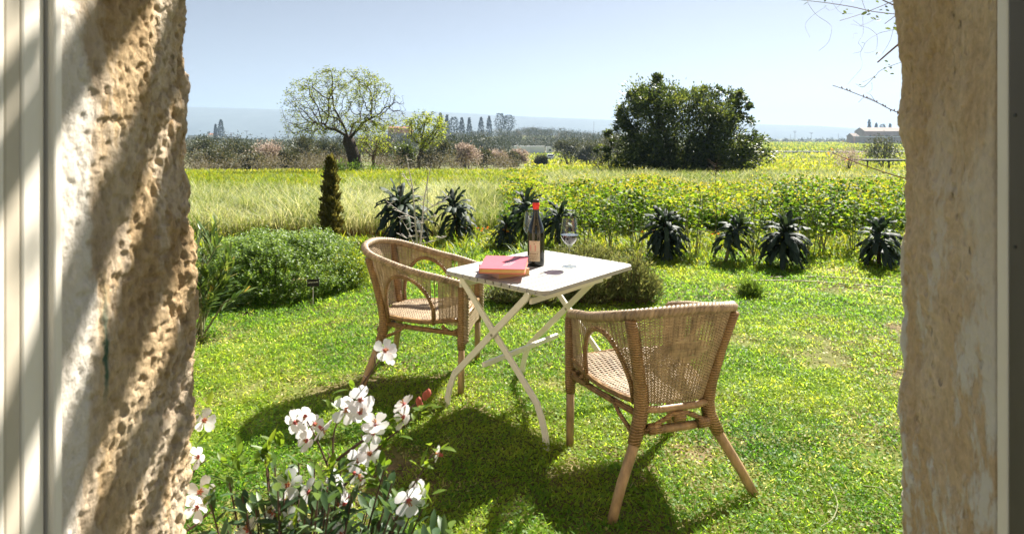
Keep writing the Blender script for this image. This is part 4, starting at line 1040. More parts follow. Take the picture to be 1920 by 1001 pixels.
def meadow():
    g = np.random.default_rng(82); X = []; Y = []; S = []
    for (y0, y1, dens) in ((8.6, 11, 1500), (11, 15, 900), (15, 21, 480), (21, 31, 220)):
        xa, xb = -.57 * y1 - .5, .68 * y1 + .5; n = int((y1 - y0) * (xb - xa) * dens); x = g.uniform(xa, xb, n); y = g.uniform(y0, y1, n)
        k = (x > -.57 * y - .4) & (x < .68 * y + .4); x, y = x[k], y[k]; X.append(x); Y.append(y); S.append(np.full(len(x), (y0 + y1) / 2))
    x = np.concatenate(X); y = np.concatenate(Y); s = np.concatenate(S); front = 8.7 + .5 * (vnoise(x, x * 0, .9, 3) - .5) + 1.1 * sstep(-.02, .03, x / y)
    edge = y > front; x, y, s = x[edge], y[edge], s[edge]; n = len(x); pm = pale_mask(x, y); hgt = (.30 + .34 * vnoise(x, y, .9, 11)) * (.6 + .55 * pm) * g.uniform(.6, 1.25, n)
    hgt *= np.where(x / y > .03, .8, 1) * sstep(34, 20, y) * .45 + .55
    P = np.stack([x, y, ground_z(x, y) - .01], 1); D = np.stack([g.normal(.1, .42, n) + .5 * (vnoise(x, y, .8, 33) - .5), g.normal(-.05, .4, n), np.ones(n)], 1)
    W = (.0022 + .0006 * s) * g.uniform(.6, 1.5, n); ti = np.clip(pm * .62 + g.normal(.16, .24, n) + .25 * (vnoise(x, y, .35, 31) - .5) + .2 * (vnoise(x, y, 1.7, 32) - .5), 0, 1)
    kb = pm < .32
    blades('meadow_grass', P[~kb], D[~kb], hgt[~kb], W[~kb], g.uniform(.3, 1.3, (~kb).sum()), ti[~kb], M['meadow'], g)
    tag(bpy.data.objects['meadow_grass'], 'tall pale feathery grass filling the meadow behind the kale', 'grass', None, 'stuff')
    blades('green_grass', P[kb], D[kb], hgt[kb] * .95, W[kb] * 1.2, g.uniform(.3, 1.2, kb.sum()), np.clip(ti[kb] * 1.6 + .15, 0, 1), M['brightgrass'], g)
    tag(bpy.data.objects['green_grass'], 'bright yellow green grass between the pale tufts of the meadow', 'grass', None, 'stuff')
    n = 2600; y = g.uniform(8.55, 9.15, n); x = g.uniform(-5.2, -.75, n); k = vnoise(x, y, .5, 51) > .38; x, y = x[k], y[k]; n = len(x)
    blades('dry_grass', np.stack([x, y, np.zeros(n)], 1), np.stack([g.normal(0, .7, n), g.normal(-.5, .5, n), np.ones(n)], 1), g.uniform(.08, .24, n), g.uniform(.006, .012, n), g.uniform(.4, 1.6, n), g.uniform(0, 1, n), M['dry'], g)
    tag(bpy.data.objects['dry_grass'], 'brown dry grass along the foot of the pale meadow on the left', 'grass', None, 'stuff')
    # lower yellow green growth between lawn and meadow
    n = 26000; y = g.uniform(6.2, 9.6, n); x = g.uniform(-.58, .7, n) * y; k = vnoise(x, y, .6, 13) * .7 + .3 * g.uniform(0, 1, n) > .42 - .25 * sstep(6.5, 8.5, y); k &= ~((x < -.95) & (y > 7.85) & (y < 8.75) & (g.uniform(0, 1, n) < .88)); x, y = x[k], y[k]; n = len(x)
    blades('verge_grass', np.stack([x, y, np.zeros(n)], 1), np.stack([g.normal(0, .5, n), g.normal(0, .5, n), np.ones(n)], 1), g.uniform(.05, .20, n) * sstep(5.8, 7.6, y) + .03, g.uniform(.008, .02, n), g.uniform(.2, 1.4, n), g.uniform(0, 1, n), M['brightgrass'], g)
    tag(bpy.data.objects['verge_grass'], 'loose yellow green weeds between the lawn and the meadow', 'weeds', None, 'stuff')
meadow()
def field():
    g = np.random.default_rng(86); n = 60000; y = 28 * (235 / 28) ** g.uniform(0, 1, n); x = g.uniform(-.6, .72, n) * y; k = ((x / y > .02) | (y < 46)) & (vnoise(x, y, 5, 41) * .6 + .4 * g.uniform(0, 1, n) > .3); x, y = x[k], y[k]; n = len(x); h = (.16 + .0022 * y) * g.uniform(.6, 1.4, n)
    blades('field_grass', np.stack([x, y, ground_z(x, y) - .02], 1), np.stack([g.normal(0, .4, n), g.normal(0, .4, n), np.ones(n)], 1), h, (.012 + .0022 * y) * g.uniform(.6, 1.4, n), g.uniform(0, 1, n), np.clip(.35 + .5 * vnoise(x, y, 8, 42) + g.normal(0, .2, n), 0, 1), M['brightgrass'], g)
    tag(bpy.data.objects['field_grass'], 'bright yellow green field between the meadow and the far road', 'field', None, 'stuff')
field()
def mustard():
    g = np.random.default_rng(83); n = 6500; y = 8.7 + 17 * g.uniform(0, 1, n) ** 1.25; x = g.uniform(-.10, .68, n) * y
    dn = vnoise(x, y, 1.6, 21) * .6 + vnoise(x, y, .5, 22) * .4 + .25 * sstep(11.5, 9.6, y) - .35 * sstep(.02, -.08, x / y) - .25 * pale_mask(x, y); k = dn > .47 + .16 * sstep(9.6, 8.6, y) * g.uniform(0, 1, n); x, y = x[k], y[k]; n = len(x)
    h = np.interp(y, [9, 12, 16, 22, 30], [.58, .45, .28, .17, .15]) * (.45 + .95 * vnoise(x, y, .9, 23)) * g.uniform(.7, 1.2, n); z0 = ground_z(x, y); leaf = []; fl = []; stm = []
    nl = 40; a = g.uniform(0, 2 * math.pi, (n, nl)); u = g.uniform(.12, 1, (n, nl)); r = g.uniform(.01, .15, (n, nl)) * (1.15 - .7 * u)
    P = np.stack([x[:, None] + r * np.cos(a), y[:, None] + r * np.sin(a), z0[:, None] + u * h[:, None]], -1).reshape(-1, 3); D = np.stack([np.cos(a), np.sin(a), g.uniform(-.5, .7, (n, nl))], -1).reshape(-1, 3)
    sc = np.repeat(.020 + .0024 * y, nl) * g.uniform(.6, 1.4, n * nl)
    o = leaves('mustard_growth', P, D, sc * 1.25, sc * .85, np.clip(np.repeat(.1 + .75 * vnoise(x, y, .6, 24), nl) + g.normal(0, .2, n * nl), 0, 1), M['mustard_leaf'], None, g=g)
    tag(o, 'dense yellow flowering mustard growing wild behind the kale', 'weeds', None, 'stuff')
    nf = 16; keep = g.uniform(0, 1, n) < .45 + .5 * sstep(9.5, 12, y); xf, yf, zf, hf = x[keep], y[keep], z0[keep], h[keep]; m = len(xf)
    a = g.uniform(0, 2 * math.pi, (m, nf)); r = g.uniform(0, .14, (m, nf)); P = np.stack([xf[:, None] + r * np.cos(a), yf[:, None] + r * np.sin(a), zf[:, None] + hf[:, None] * g.uniform(.82, 1.14, (m, nf))], -1).reshape(-1, 3)
    sc = np.repeat(.009 + .00105 * yf, nf) * g.uniform(.7, 1.3, m * nf)
    leaves('flowers', P, rand_dirs(m * nf, g, -.2, 1), sc, sc * .9, g.uniform(0, 1, m * nf), M['mustard_flower'], o, g=g)
mustard()

# ------------------------------------------------------------------ curved leaves for the nearer plants
def curved_leaves(name, P, D, L, W, droop, tint, mat, parent=None, g=rng, stations=5, prof=None, fold=.25, crinkle=0.0, roll=None):
    P = np.asarray(P, float); n = len(P); D = unit(np.asarray(D, float)); L = np.broadcast_to(L, (n,)).astype(float); W = np.broadcast_to(W, (n,)).astype(float); droop = np.broadcast_to(droop, (n,)).astype(float)
    S = unit(np.cross(D, np.tile([0, 0, 1.], (n, 1)) + g.normal(0, .08, (n, 3))))
    if roll is not None:
        N0 = np.cross(S, D); S = S * np.cos(roll)[:, None] + N0 * np.sin(roll)[:, None]
    s = np.linspace(0, 1, stations); wp = np.interp(s, [0, .2, .55, .85, 1], [.12, .7, 1, .55, .03]) if prof is None else np.interp(s, *prof)
    rows = []; p = P.copy(); d = D.copy(); step = L / (stations - 1)
    for k in range(stations):
        N = np.cross(S, d); hw = W * wp[k] / 2
        cr = g.normal(0, 1, n) * crinkle * W; cr2 = g.normal(0, 1, n) * crinkle * W
        rows += [p - S * hw[:, None] + N * (hw * fold + cr)[:, None], p, p + S * hw[:, None] + N * (hw * fold + cr2)[:, None]]
        d = d - np.array([0, 0, 1.]) * (droop * (.4 + 1.2 * s[k]) / (stations - 1))[:, None]; d = unit(d); p = p + d * step[:, None]
    V = np.stack(rows, 1); m = stations * 3; base = np.arange(n)[:, None] * m; q = []
    for k in range(stations - 1):
        a = k * 3; q += [[a, a + 1, a + 4, a + 3], [a + 1, a + 2, a + 5, a + 4]]
    Fc = (base[:, None] + np.array(q)[None]).reshape(-1, 4)
    return link(name, mesh_np(name, V.reshape(-1, 3), Fc, np.repeat(tint, m), smooth=True), mat, parent)

KALE = [(765, 458, 343, 60, 60, 'bushy black kale plant behind the bare sapling, leftmost of the row'), (860, 455, 349, 46, 42, 'black kale with arching leaves standing alone between the sapling and the bottle'),
        (984, 462, 341, 42, 38, 'tall black kale directly behind the wine bottle'), (1040, 468, 368, 42, 40, 'black kale just left of the filled wine glass'), (944, 466, 398, 30, 30, 'low dark kale plant in the shade behind the books'),
        (1248, 489, 382, 48, 50, 'wide drooping black kale right of the table corner'), (1358, 494, 386, 38, 36, 'black kale with a bare pale stem under the thin dry stalk'),
        (1466, 502, 396, 50, 56, 'black kale with a short thick trunk and spreading leaves, in front of the leafy mustard'), (1650, 500, 398, 46, 44, 'black kale at the right end, beside the stone reveal')]
for i, (px, pb, pt, hw, nl, lab) in enumerate(KALE):
    x, y = gp(px, pb); D = y; k = D / F; h = (pb - pt) * k; w = hw * k; g = np.random.default_rng(400 + i); t = thing('kale_plant', lab, 'kale', (x, y, 0), 0, 'black kale plants along the bed')
    lean = g.normal(0, .11); top = np.array([lean, g.normal(0, .04), h * .66]); m = MB(); m.smooth = True; m.tube([(0, 0, -.05), (lean * .3, 0, h * .3), tuple(top)], [.022, .02, .012], 8)
    m.build('stem', M['stem'] if i in (2, 3, 6) else M['bark'], t)
    nl2 = int(nl * 1.35); u = np.sort(g.uniform(0, 1, nl2)); az = np.arange(nl2) * 2.39996 + g.normal(0, .3, nl2); el = np.interp(u, [0, .4, .8, 1], [-.35, .25, .85, 1.35]) + g.normal(0, .12, nl2)
    base = np.stack([np.zeros(nl2), np.zeros(nl2), h * np.interp(u, [0, .3, 1], [.30, .46, .68])], 1) + top * np.array([1, 1, 0]) * u[:, None]
    Dv = np.stack([np.cos(az) * np.cos(el), np.sin(az) * np.cos(el), np.sin(el)], 1); L = np.interp(u, [0, .5, 1], [1.12, 1.18, .72]) * w * g.uniform(.85, 1.15, nl2)
    curved_leaves('foliage', base, Dv, L, .052 * g.uniform(.75, 1.25, nl2) * (w / .28) ** .5, np.interp(u, [0, .5, 1], [1.8, 2.5, 1.2]) * g.uniform(.7, 1.3, nl2), np.clip(g.normal(.45, .2, nl2), 0, 1), M['kale'], t, g, 9, ([0, .12, .35, .8, .95, 1], [.15, .55, 1, 1, .9, .5]), -.55, .2)
    # a second crown of side shoots on the bushiest plants
    if i in (0, 5, 7):
        n2 = 40; az = g.uniform(0, 6.28, n2); el = g.uniform(-.7, .5, n2); c = np.stack([g.uniform(-.45, .45, n2) * w, g.uniform(-.3, .3, n2) * w, h * g.uniform(.25, .55, n2)], 1)
        curved_leaves('side_shoots', c, np.stack([np.cos(az) * np.cos(el), np.sin(az) * np.cos(el), np.sin(el)], 1), .6 * w * g.uniform(.7, 1.3, n2), .045, g.uniform(.8, 1.8, n2), g.uniform(.1, .7, n2), M['kale'], t, g, 8, ([0, .12, .35, .8, .95, 1], [.15, .55, 1, .95, .6, .25]), -.5, .13)

def leafy_stem_plant(name, label, px, pb, pt, hw, seed, nst=7, mat='mustard_leaf', flowers=.5, ls=.055, cat='plant', group='tall mustard plants behind the kale', dens=34):
    x, y = gp(px, pb); k = y / F; h = (pb - pt) * k; w = hw * k; g = np.random.default_rng(seed); t = thing(name, label, cat, (x, y, 0), 0, group); m = MB(); P = []; D = []; FL = []
    for s in range(nst):
        b = np.array([g.normal(0, .03), g.normal(0, .03), -.02]); e = np.array([g.uniform(-1, 1) * w * .8, g.uniform(-1, 1) * w * .6, h * g.uniform(.7, 1.0)]); mid = b * .5 + e * .5 + np.array([*g.normal(0, .02, 2), .04])
        m.tube([b, mid, e], [.006, .0045, .002], 5)
        for q in range(dens):
            u = g.uniform(.28, 1); c = (b * (1 - u) ** 2 + 2 * u * (1 - u) * mid + u * u * e); a = g.uniform(0, 6.28); d = np.array([math.cos(a), math.sin(a), g.uniform(-.2, .8)]); P.append(c + d * g.uniform(.0, .09)); D.append(d)
        for q in range(int(16 * flowers)): FL.append(e + g.normal(0, .035, 3) + np.array([0, 0, .02]))
    m.build('stems', M['stem'], t); P = np.array(P); n = len(P)
    curved_leaves('foliage', P, D, ls * g.uniform(.6, 1.4, n), ls * .62 * g.uniform(.7, 1.3, n), g.uniform(.2, 1, n), g.uniform(.05, 1, n), M[mat], t, g, 4, None, .2, .06, g.uniform(-1, 1, n))
    if FL: n = len(FL); leaves('flowers', np.array(FL), rand_dirs(n, g, -.2, 1), .022, .02, g.uniform(0, 1, n), M['mustard_flower'], t, g=g)
    return t
for i, a in enumerate([(1142, 474, 348, 48, 7, .25, 'tall mustard plant with green leaves directly right of the wine glass'), (1100, 466, 352, 30, 5, .5, 'slim mustard plant behind the filled wine glass'), (1195, 472, 350, 34, 6, .6, 'mustard plant left of the wide drooping kale'),
                      (1302, 482, 352, 40, 6, .8, 'yellow topped mustard between the drooping kale and the bare stemmed kale'), (1412, 486, 345, 42, 7, 1, 'yellow topped mustard between the two middle kales'), (1545, 478, 340, 46, 9, .1, 'dark green bushy mustard plant right of the trunked kale'),
                      (1600, 474, 362, 36, 6, .5, 'mustard plant left of the kale at the stone reveal'), (1668, 482, 360, 30, 6, .3, 'mustard plant rising behind the kale at the stone reveal'), (1515, 484, 350, 26, 5, .9, 'slender yellow mustard between the trunked kale and the bushy one')]):
    leafy_stem_plant('mustard_plant', a[6], a[0], a[1], a[2], a[3], 500 + i, a[4], 'mustard_leaf', a[5])

def marigolds():
    for i, (px, pb, lab) in enumerate([(912, 462, 'orange marigold clump below the arching kale'), (948, 468, 'orange marigold at the foot of the low dark kale'), (1000, 448, 'orange marigold to the left behind the bottle'), (1345, 470, 'orange marigold beside the bare stemmed kale'), (880, 452, 'orange marigold at the foot of the arching kale'), (1225, 470, 'orange marigold left of the drooping kale')]):
        x, y = gp(px, pb); g = np.random.default_rng(520 + i); t = thing('marigold', lab, 'flower', (x, y, 0), 0, 'orange marigolds among the kale'); n = 60; P = g.normal(0, 1, (n, 3)) * np.array([.07, .05, .05]) + np.array([0, 0, .12]); P[:, 2] = np.abs(P[:, 2])
        leaves('foliage', P, rand_dirs(n, g, -.2, 1), .06, .02, g.uniform(.2, 1, n), M['brightgrass'], t, g=g)
        for q in range(5):
            c = np.array([g.normal(0, .06), g.normal(0, .04), .17 + g.uniform(0, .08)]); d = rand_dirs(14, g, 0, 1); leaves('flower_head', np.tile(c, (14, 1)), d, .022, .012, g.uniform(0, 1, 14), M['orange_flower'], t, g=g)
marigolds()

def herb_mound():
    g = np.random.default_rng(91); x, y, w = -2.25, 5.72, .80
    t = thing('herb_bush', 'large rounded green herb bush with small leaves behind a plant marker', 'bush', (x, y, 0)); n = 3000; P = []; D = []; T = []
    a = g.uniform(0, 2 * math.pi, n); r = np.sqrt(g.uniform(0, 1, n)); H = .36 * np.sqrt(np.maximum(0, 1 - r ** 3.2)) * (.8 + .35 * vnoise(a * 2, r * 3, .7, 4)) + .05
    for k in range(n):
        b = np.array([math.cos(a[k]) * r[k] * w * 1.02, math.sin(a[k]) * r[k] * .78, H[k] * (g.uniform(.05, 1) if r[k] > .72 else g.uniform(.75, 1))]); ax = unit(np.array([math.cos(a[k]) * r[k] * .8, math.sin(a[k]) * r[k] * .7, .9]) + g.normal(0, .15, 3)); sl = g.uniform(.06, .13); m = 17; tn = g.uniform(.1, .7)
        u = np.linspace(0, 1, m)[:, None]; az = np.arange(m) * 1.57 + g.uniform(0, 6); side = np.stack([np.cos(az), np.sin(az), np.full(m, .55)], 1); P.append(b + ax * sl * u + side * .004); D.append(side); T.append(np.clip(tn + .3 * u[:, 0] + g.normal(0, .08, m), 0, 1))
    P = np.concatenate(P); n = len(P); leaves('foliage', P, np.concatenate(D), .027 * g.uniform(.6, 1.3, n), .015, np.concatenate(T), M['herb'], t, g=g, roll=g.uniform(-.6, .6, n))
    m = MB()
    for k in range(24):
        aa = g.uniform(0, 6.28); rr = g.uniform(.2, .9); m.tube([(math.cos(aa) * rr * .3, math.sin(aa) * rr * .3, -.03), (math.cos(aa) * rr * w * .85, math.sin(aa) * rr * .7, .3 * (1.1 - rr * .6))], [.006, .003], 5, False)
    m.build('stems', M['bark'], t)
    # straw coloured side growth to the right of the mound
    bush('herb_bush', 'small pale yellow green herb tuft on the right flank of the large herb bush', 'bush', (-1.52, 5.75, 0), [(0, 0, .14, .28, .3, .20)], 4200, .028, 'brightgrass', 92, None, 130, .3, .2, 3, .35)
    px, pb = 587, 562; x, y = gp(px, pb); x *= .955; y *= .955; t = thing('plant_marker', 'small black plant marker with white lettering on a thin stake before the herb bush', 'sign', (x, y, 0), R(3))
    m = MB(); m.box((0, 0, .205), (.098, .004, .062), None); pl = m.build('plate', plain('black_plate', (.012, .012, .012), .6, .3), t, bevel=.001)
    m = MB(); m.tube([(-.003, .004, -.05), (-.001, .004, .2)], .0028, 6); m.build('stake', M['palebranch'], t)
    m = MB(); gg = np.random.default_rng(94); x0 = -.040
    while x0 < .038:      # the worn, unreadable white word across the plate
        hh = .0085 * gg.uniform(.7, 1.25); m.box((x0, -.0024, .2045 + hh / 2 + .05 * x0), (.0022, .0007, hh)); m.box((x0 + .0022, -.0024, .2045 + hh * gg.uniform(.3, .9) + .05 * x0), (.0022, .0007, .0022)); x0 += gg.uniform(.0058, .0082)
    m.build('lettering', plain('white_lettering', (.75, .75, .72), .6), pl)
herb_mound()

def oleander():
    g = np.random.default_rng(93); x, y = -2.28, 4.25; t = thing('oleander', 'oleander shrub with long narrow leaves emerging from behind the left stone reveal', 'shrub', (x, y, 0)); m = MB(); m.smooth = True; P = []; D = []
    for s in range(17):
        e = np.array([g.uniform(-.35, .62), g.uniform(-.35, .35), g.uniform(.22, .98)]); e[0] = min(e[0] * .62, .36 - .6 * max(0, e[2] - .42)); b = np.array([g.normal(0, .05), g.normal(0, .05), -.03]); mid = b * .45 + e * .55 + np.array([0, 0, .08]); m.tube([b, mid, e], [.009, .006, .003], 6, False)
        for q in range(30):
            u = .45 + .55 * q / 29; c = b * (1 - u) ** 2 + 2 * u * (1 - u) * mid + u * u * e; a = q * 2.1 + g.normal(0, .3); ax = unit(e - mid); side = np.array([math.cos(a), math.sin(a), 0.1]); P.append(c); D.append(unit(ax * (.55 + .5 * u) + side * .8))
    m.build('stems', M['stem'], t); n = len(P); curved_leaves('foliage', P, D, .115 * g.uniform(.7, 1.25, n), .025 * g.uniform(.8, 1.2, n), g.uniform(0, .5, n), g.uniform(0, 1, n) ** 1.2, M['oleander'], t, g, 5, ([0, .2, .5, .8, 1], [.2, .8, 1, .6, .02]), .25)
oleander()
def sage():
    for i, (px, pb, hw, pt, lab) in enumerate([(1192, 574, 64, 478, 'grey green herb bush behind the right corner of the table'), (1110, 575, 60, 500, 'herb bush seen under the right half of the tabletop'), (985, 578, 80, 512, 'dark straggly herb bush seen between the table legs'), (1412, 560, 26, 532, 'small dark grass tuft alone on the right of the lawn'), (1100, 520, 90, 462, 'herb bush with pale tips just behind the far edge of the tabletop')]):
        x, y = gp(px, pb); k = y / F; w = hw * k; h = (pb - pt) * k; g = np.random.default_rng(530 + i); t = thing('herb_bush' if i != 3 else 'grass_tuft', lab, 'bush' if i != 3 else 'grass', (x, y + w * .5, 0)); n = 420 if i != 3 else 120; P = []; D = []; T = []; m = MB()
        for s in range(n):
            a = g.uniform(0, 6.28); r = math.sqrt(g.uniform(0, 1)); H = h * (1 - .75 * r ** 2.2) * g.uniform(.7, 1.15); b = np.array([math.cos(a) * r * w * .55, math.sin(a) * r * w * .4, 0]); e = np.array([math.cos(a) * r * w, math.sin(a) * r * w * .65, H]) + g.normal(0, .025, 3)
            if s % 3 == 0: m.tube([b, e], [.004, .0015], 4, False)
            q = 15; u = g.uniform(.3, 1, q)[:, None]; az = g.uniform(0, 6.28, q); sd = np.stack([np.cos(az), np.sin(az), g.uniform(0, .9, q)], 1); P.append(b * (1 - u) + e * u + sd * .008); D.append(unit(sd + .7 * unit(e - b))); T.append(np.clip(g.uniform(0, .5) + .45 * u[:, 0] + g.normal(0, .1, q), 0, 1))
        m.build('stems', M['twig'], t); P = np.concatenate(P); nn = len(P); leaves('foliage', P, np.concatenate(D), .036 * g.uniform(.6, 1.4, nn), .010, np.concatenate(T), M['sage'] if i != 3 else M['herb'], t, g=g)
    # strap leaved clump behind the books
    for i, (px, pb, lab) in enumerate([(985, 492, 'strap leaved pale green clump behind the bottle'), (870, 490, 'strap leaved clump behind the left edge of the tabletop')]):
        x, y = gp(px, pb); g = np.random.default_rng(540 + i); t = thing('strap_leaf_plant', lab, 'plant', (x, y, 0)); n = 70; a = g.uniform(0, 6.28, n); el = g.uniform(.5, 1.4, n); D = np.stack([np.cos(a) * np.cos(el), np.sin(a) * np.cos(el), np.sin(el)], 1)
        curved_leaves('foliage', g.normal(0, .05, (n, 3)) * np.array([1.6, 1, 0]), D, g.uniform(.2, .38, n), .013, g.uniform(.8, 2.2, n), g.uniform(.2, 1, n), M['herb'], t, g, 7, ([0, .3, .8, 1], [.8, 1, .6, .05]), .3)
sage()
def young_cypress():
    t = cypress('young_cypress', 'small brownish young cypress standing alone at the front of the meadow', 620, 452, 8.25, 297, 15, 'small_cypress', 3400, 95, None, .42); return t
young_cypress()
def sapling():
    D = 7.1; x, _, _ = at(785, 480, D); k = D / F; t = thing('bare_sapling', 'bare pale thorny sapling with no leaves behind the left armchair', 'sapling', (x, D, 0)); m = MB(); m.smooth = True; g = np.random.default_rng(96)
    def L(px, py, dy=0): return ((px - 785) * k, dy, HC + (HY - py) * k)
    stems = [[(783, 482), (782, 440), (779, 400), (776, 350), (770, 318), (766, 292)], [(785, 482), (790, 430), (793, 380), (800, 340), (806, 312)], [(781, 470), (765, 430), (752, 405)], [(778, 410), (750, 398), (722, 378)], [(786, 458), (812, 452), (838, 442)], [(776, 360), (762, 338), (752, 322)], [(792, 400), (812, 385), (838, 372)], [(780, 440), (762, 448), (745, 440)], [(790, 425), (800, 410), (822, 402)]]
    for i, s in enumerate(stems):
        pts = [L(px, py, (j * .03) * (1 if i % 2 else -1)) for j, (px, py) in enumerate(s)]; r = .011 if i < 2 else .006; m.tube(pts, np.linspace(r, r * .3, len(pts)) * 1.2, 6, False)
        P = np.array(pts)
        for q in range(9 if i < 2 else 5):
            u = g.uniform(.15, .97) * (len(P) - 1); a = int(u); c = P[a] + (P[min(a + 1, len(P) - 1)] - P[a]) * (u - a); d = unit(np.array([g.choice([-1, 1]) * g.uniform(.5, 1), g.normal(0, .5), g.uniform(-.1, .6)])); l = g.uniform(.04, .11); m.tube([c, c + d * l], [.0055, .0024], 4, False)
    m.build('branches', M['palebranch'], t)
    for i, (px, pt, lab) in enumerate([(750, 322, 'thin dark garden stake left of the bare sapling'), (801, 322, 'thin dark garden stake right of the bare sapling')]):
        x, _, z = at(px, pt, 7.4); t2 = MB(); t2.tube([(0, 0, -.05), (0, 0, z)], .004, 6); tag(t2.build('garden_stake', plain('dark_cane', (.06, .05, .04), .7), None, (x, 7.4, 0)), lab, 'stake')
    x, y = gp(1350, 480); t = thing('dry_stalk', 'thin dry brown stalk rising above the bare stemmed kale', 'stalk', (x, y + .15, 0)); m = MB(); k = (y + .15) / F; z = lambda py: HC + (HY - py) * k
    m.tube([(0, 0, -.03), (.005, 0, z(400)), (0, 0, z(340)), (.01, 0, z(305))], [.005, .004, .003, .0015], 5)
    for q in range(14):
        zz = z(g.uniform(306, 335)); m.tube([(0, 0, zz), (g.uniform(-.12, .12), g.uniform(-.06, .06), zz + g.uniform(.05, .13))], [.002, .001], 4, False)
    m.build('stem', M['twig'], t)
sapling()
def hoses():
    for i, (pts, lab) in enumerate([([(1440, 524), (1520, 523), (1600, 526), (1690, 532)], 'thin pale irrigation hose lying across the lawn, the farther of two'), ([(1400, 530), (1500, 531), (1590, 537), (1690, 545)], 'thin pale irrigation hose lying across the lawn, the nearer of two')]):
        P = [(*gp(px, py), .022) for px, py in pts]; m = MB(); m.smooth = True; m.tube(catmull(P, 24), .0065, 8); tag(m.build('irrigation_hose', plain('faded_hose', (.36, .28, .2), .6), None), lab, 'hose')
    for i, (pts, lab) in enumerate([([(1555, 920), (1570, 955), (1562, 985), (1540, 1001)], 'curved dry pale twig lying in the lawn at the lower right'), ([(1618, 923), (1650, 928), (1672, 945)], 'short dry pale twig lying near the right stone reveal')]):
        P = [(*gp(px, py), .028) for px, py in pts]; m = MB(); m.tube(catmull(P, 14), .0018, 6); tag(m.build('fallen_twig', M['stem'], None), lab, 'twig')
hoses()
def path():
    g = np.random.default_rng(97); n = 40; xs = np.linspace(-3.6, -.9, n); V = []
    for x in xs: V += [(x, 7.92 + .1 * math.sin(x * 3) + .04 * math.sin(x * 9), .006), (x, 8.72 + .08 * math.sin(x * 4), .006)]
    Fc = [(2 * i, 2 * i + 2, 2 * i + 3, 2 * i + 1) for i in range(n - 1)]
    tag(link('garden_path', mesh_np('garden_path', V, Fc), plain('bare_orange_earth', (.34, .21, .105), .95, .1, 9, .3, .6)), kind='structure')
path()
def right_field():
    D = 46; x0, _, z = at(1612, 300, D); t = thing('low_shelter', 'low flat metal shelter roof on posts beside the right stone reveal', 'shelter', (x0 + 1.6, D, 0)); k = D / F; zt = HC + (HY - 299) * k
    m = MB(); m.box((0, 0, zt - .05), (3.6, 2.2, .10)); m.build('roof', plain('grey_sheet_metal', (.07, .08, .05), .8, .1), t)
    for x in (-1.6, 0, 1.6):
        m = MB(); m.box((x, -1, (zt - .1 + gz(x0, D)) / 2 - .2), (.08, .08, zt - .1 - gz(x0, D) + .4)); m.build('post', M['bark'], t)
    D = 40; x, _, _ = at(1590, 318, D); zb = gz(x, D); bush('blossom_shrub', 'white blossoming shrub in the field left of the low shelter', 'shrub', (x, D, zb), [(0, 0, .9, .95, .9, .95)], 1500, .10, 'blossom_far', 98, None, 120, .3, .3, 6, .6)
    D = 60; x, _, _ = at(1655, 300, D); bush('olive_bush', 'round grey olive bush behind the low shelter', 'bush', (x, D, gz(x, D)), [(0, 0, 1.6, 1.6, 1.3, 1.6)], 2600, .2, 'olive', 99, None, 120, .3, .3, 4, .5)
right_field()

# ------------------------------------------------------------------ blossoming almond and evergreen shrub below the window
def blossom_mesh(g, r):
    m = MB(); m.smooth = True
    for k in range(5):
        a = k * 2 * math.pi / 5 + g.normal(0, .08); ca, sa = math.cos(a), math.sin(a); l = r * g.uniform(.9, 1.06); w = r * .37 * g.uniform(.85, 1.15); cup = g.uniform(.05, .32)
        def P(u, v): return (ca * u * l - sa * v * w, sa * u * l + ca * v * w, cup * l * (u ** 1.6) + .10 * l * v * v * u)
        rows = [(.08, .12), (.35, .62), (.62, .98), (.85, .95), (1.0, .42)]; vs = []
        for u, hw in rows: vs += [P(u, -hw), P(u * 1.0 + .0, 0), P(u, hw)]
        vs[13] = P(.95, 0)
        m.cur = 0; m.tint = g.uniform(0, 1); m.add(vs, [(q * 3 + i, q * 3 + i + 1, q * 3 + i + 4, q * 3 + i + 3) for q in range(4) for i in range(2)])
        m.cur = 1; m.tint = g.uniform(0, .4); m.add([P(.05, -.14), P(.05, .14), (P(.22, .12)[0], P(.22, .12)[1], P(.22, .1)[2] + .0006), (P(.22, -.12)[0], P(.22, -.12)[1], P(.22, .1)[2] + .0006)], [(0, 1, 2, 3)])
    m.cur = 1
    for q in range(12):
        a = g.uniform(0, 6.28); d = Vector((math.cos(a) * .35, math.sin(a) * .35, 1)).normalized(); e = d * r * g.uniform(.25, .42); m.tint = g.uniform(0, .5); m.tube([(0, 0, 0), e], .00045, 4, False); m.tint = 1; m.box(e, (.0014,) * 3)
    m.tint = .1; m.tube([(0, 0, -.009), (0, 0, .001)], [.0022, .0042], 7)
    return m
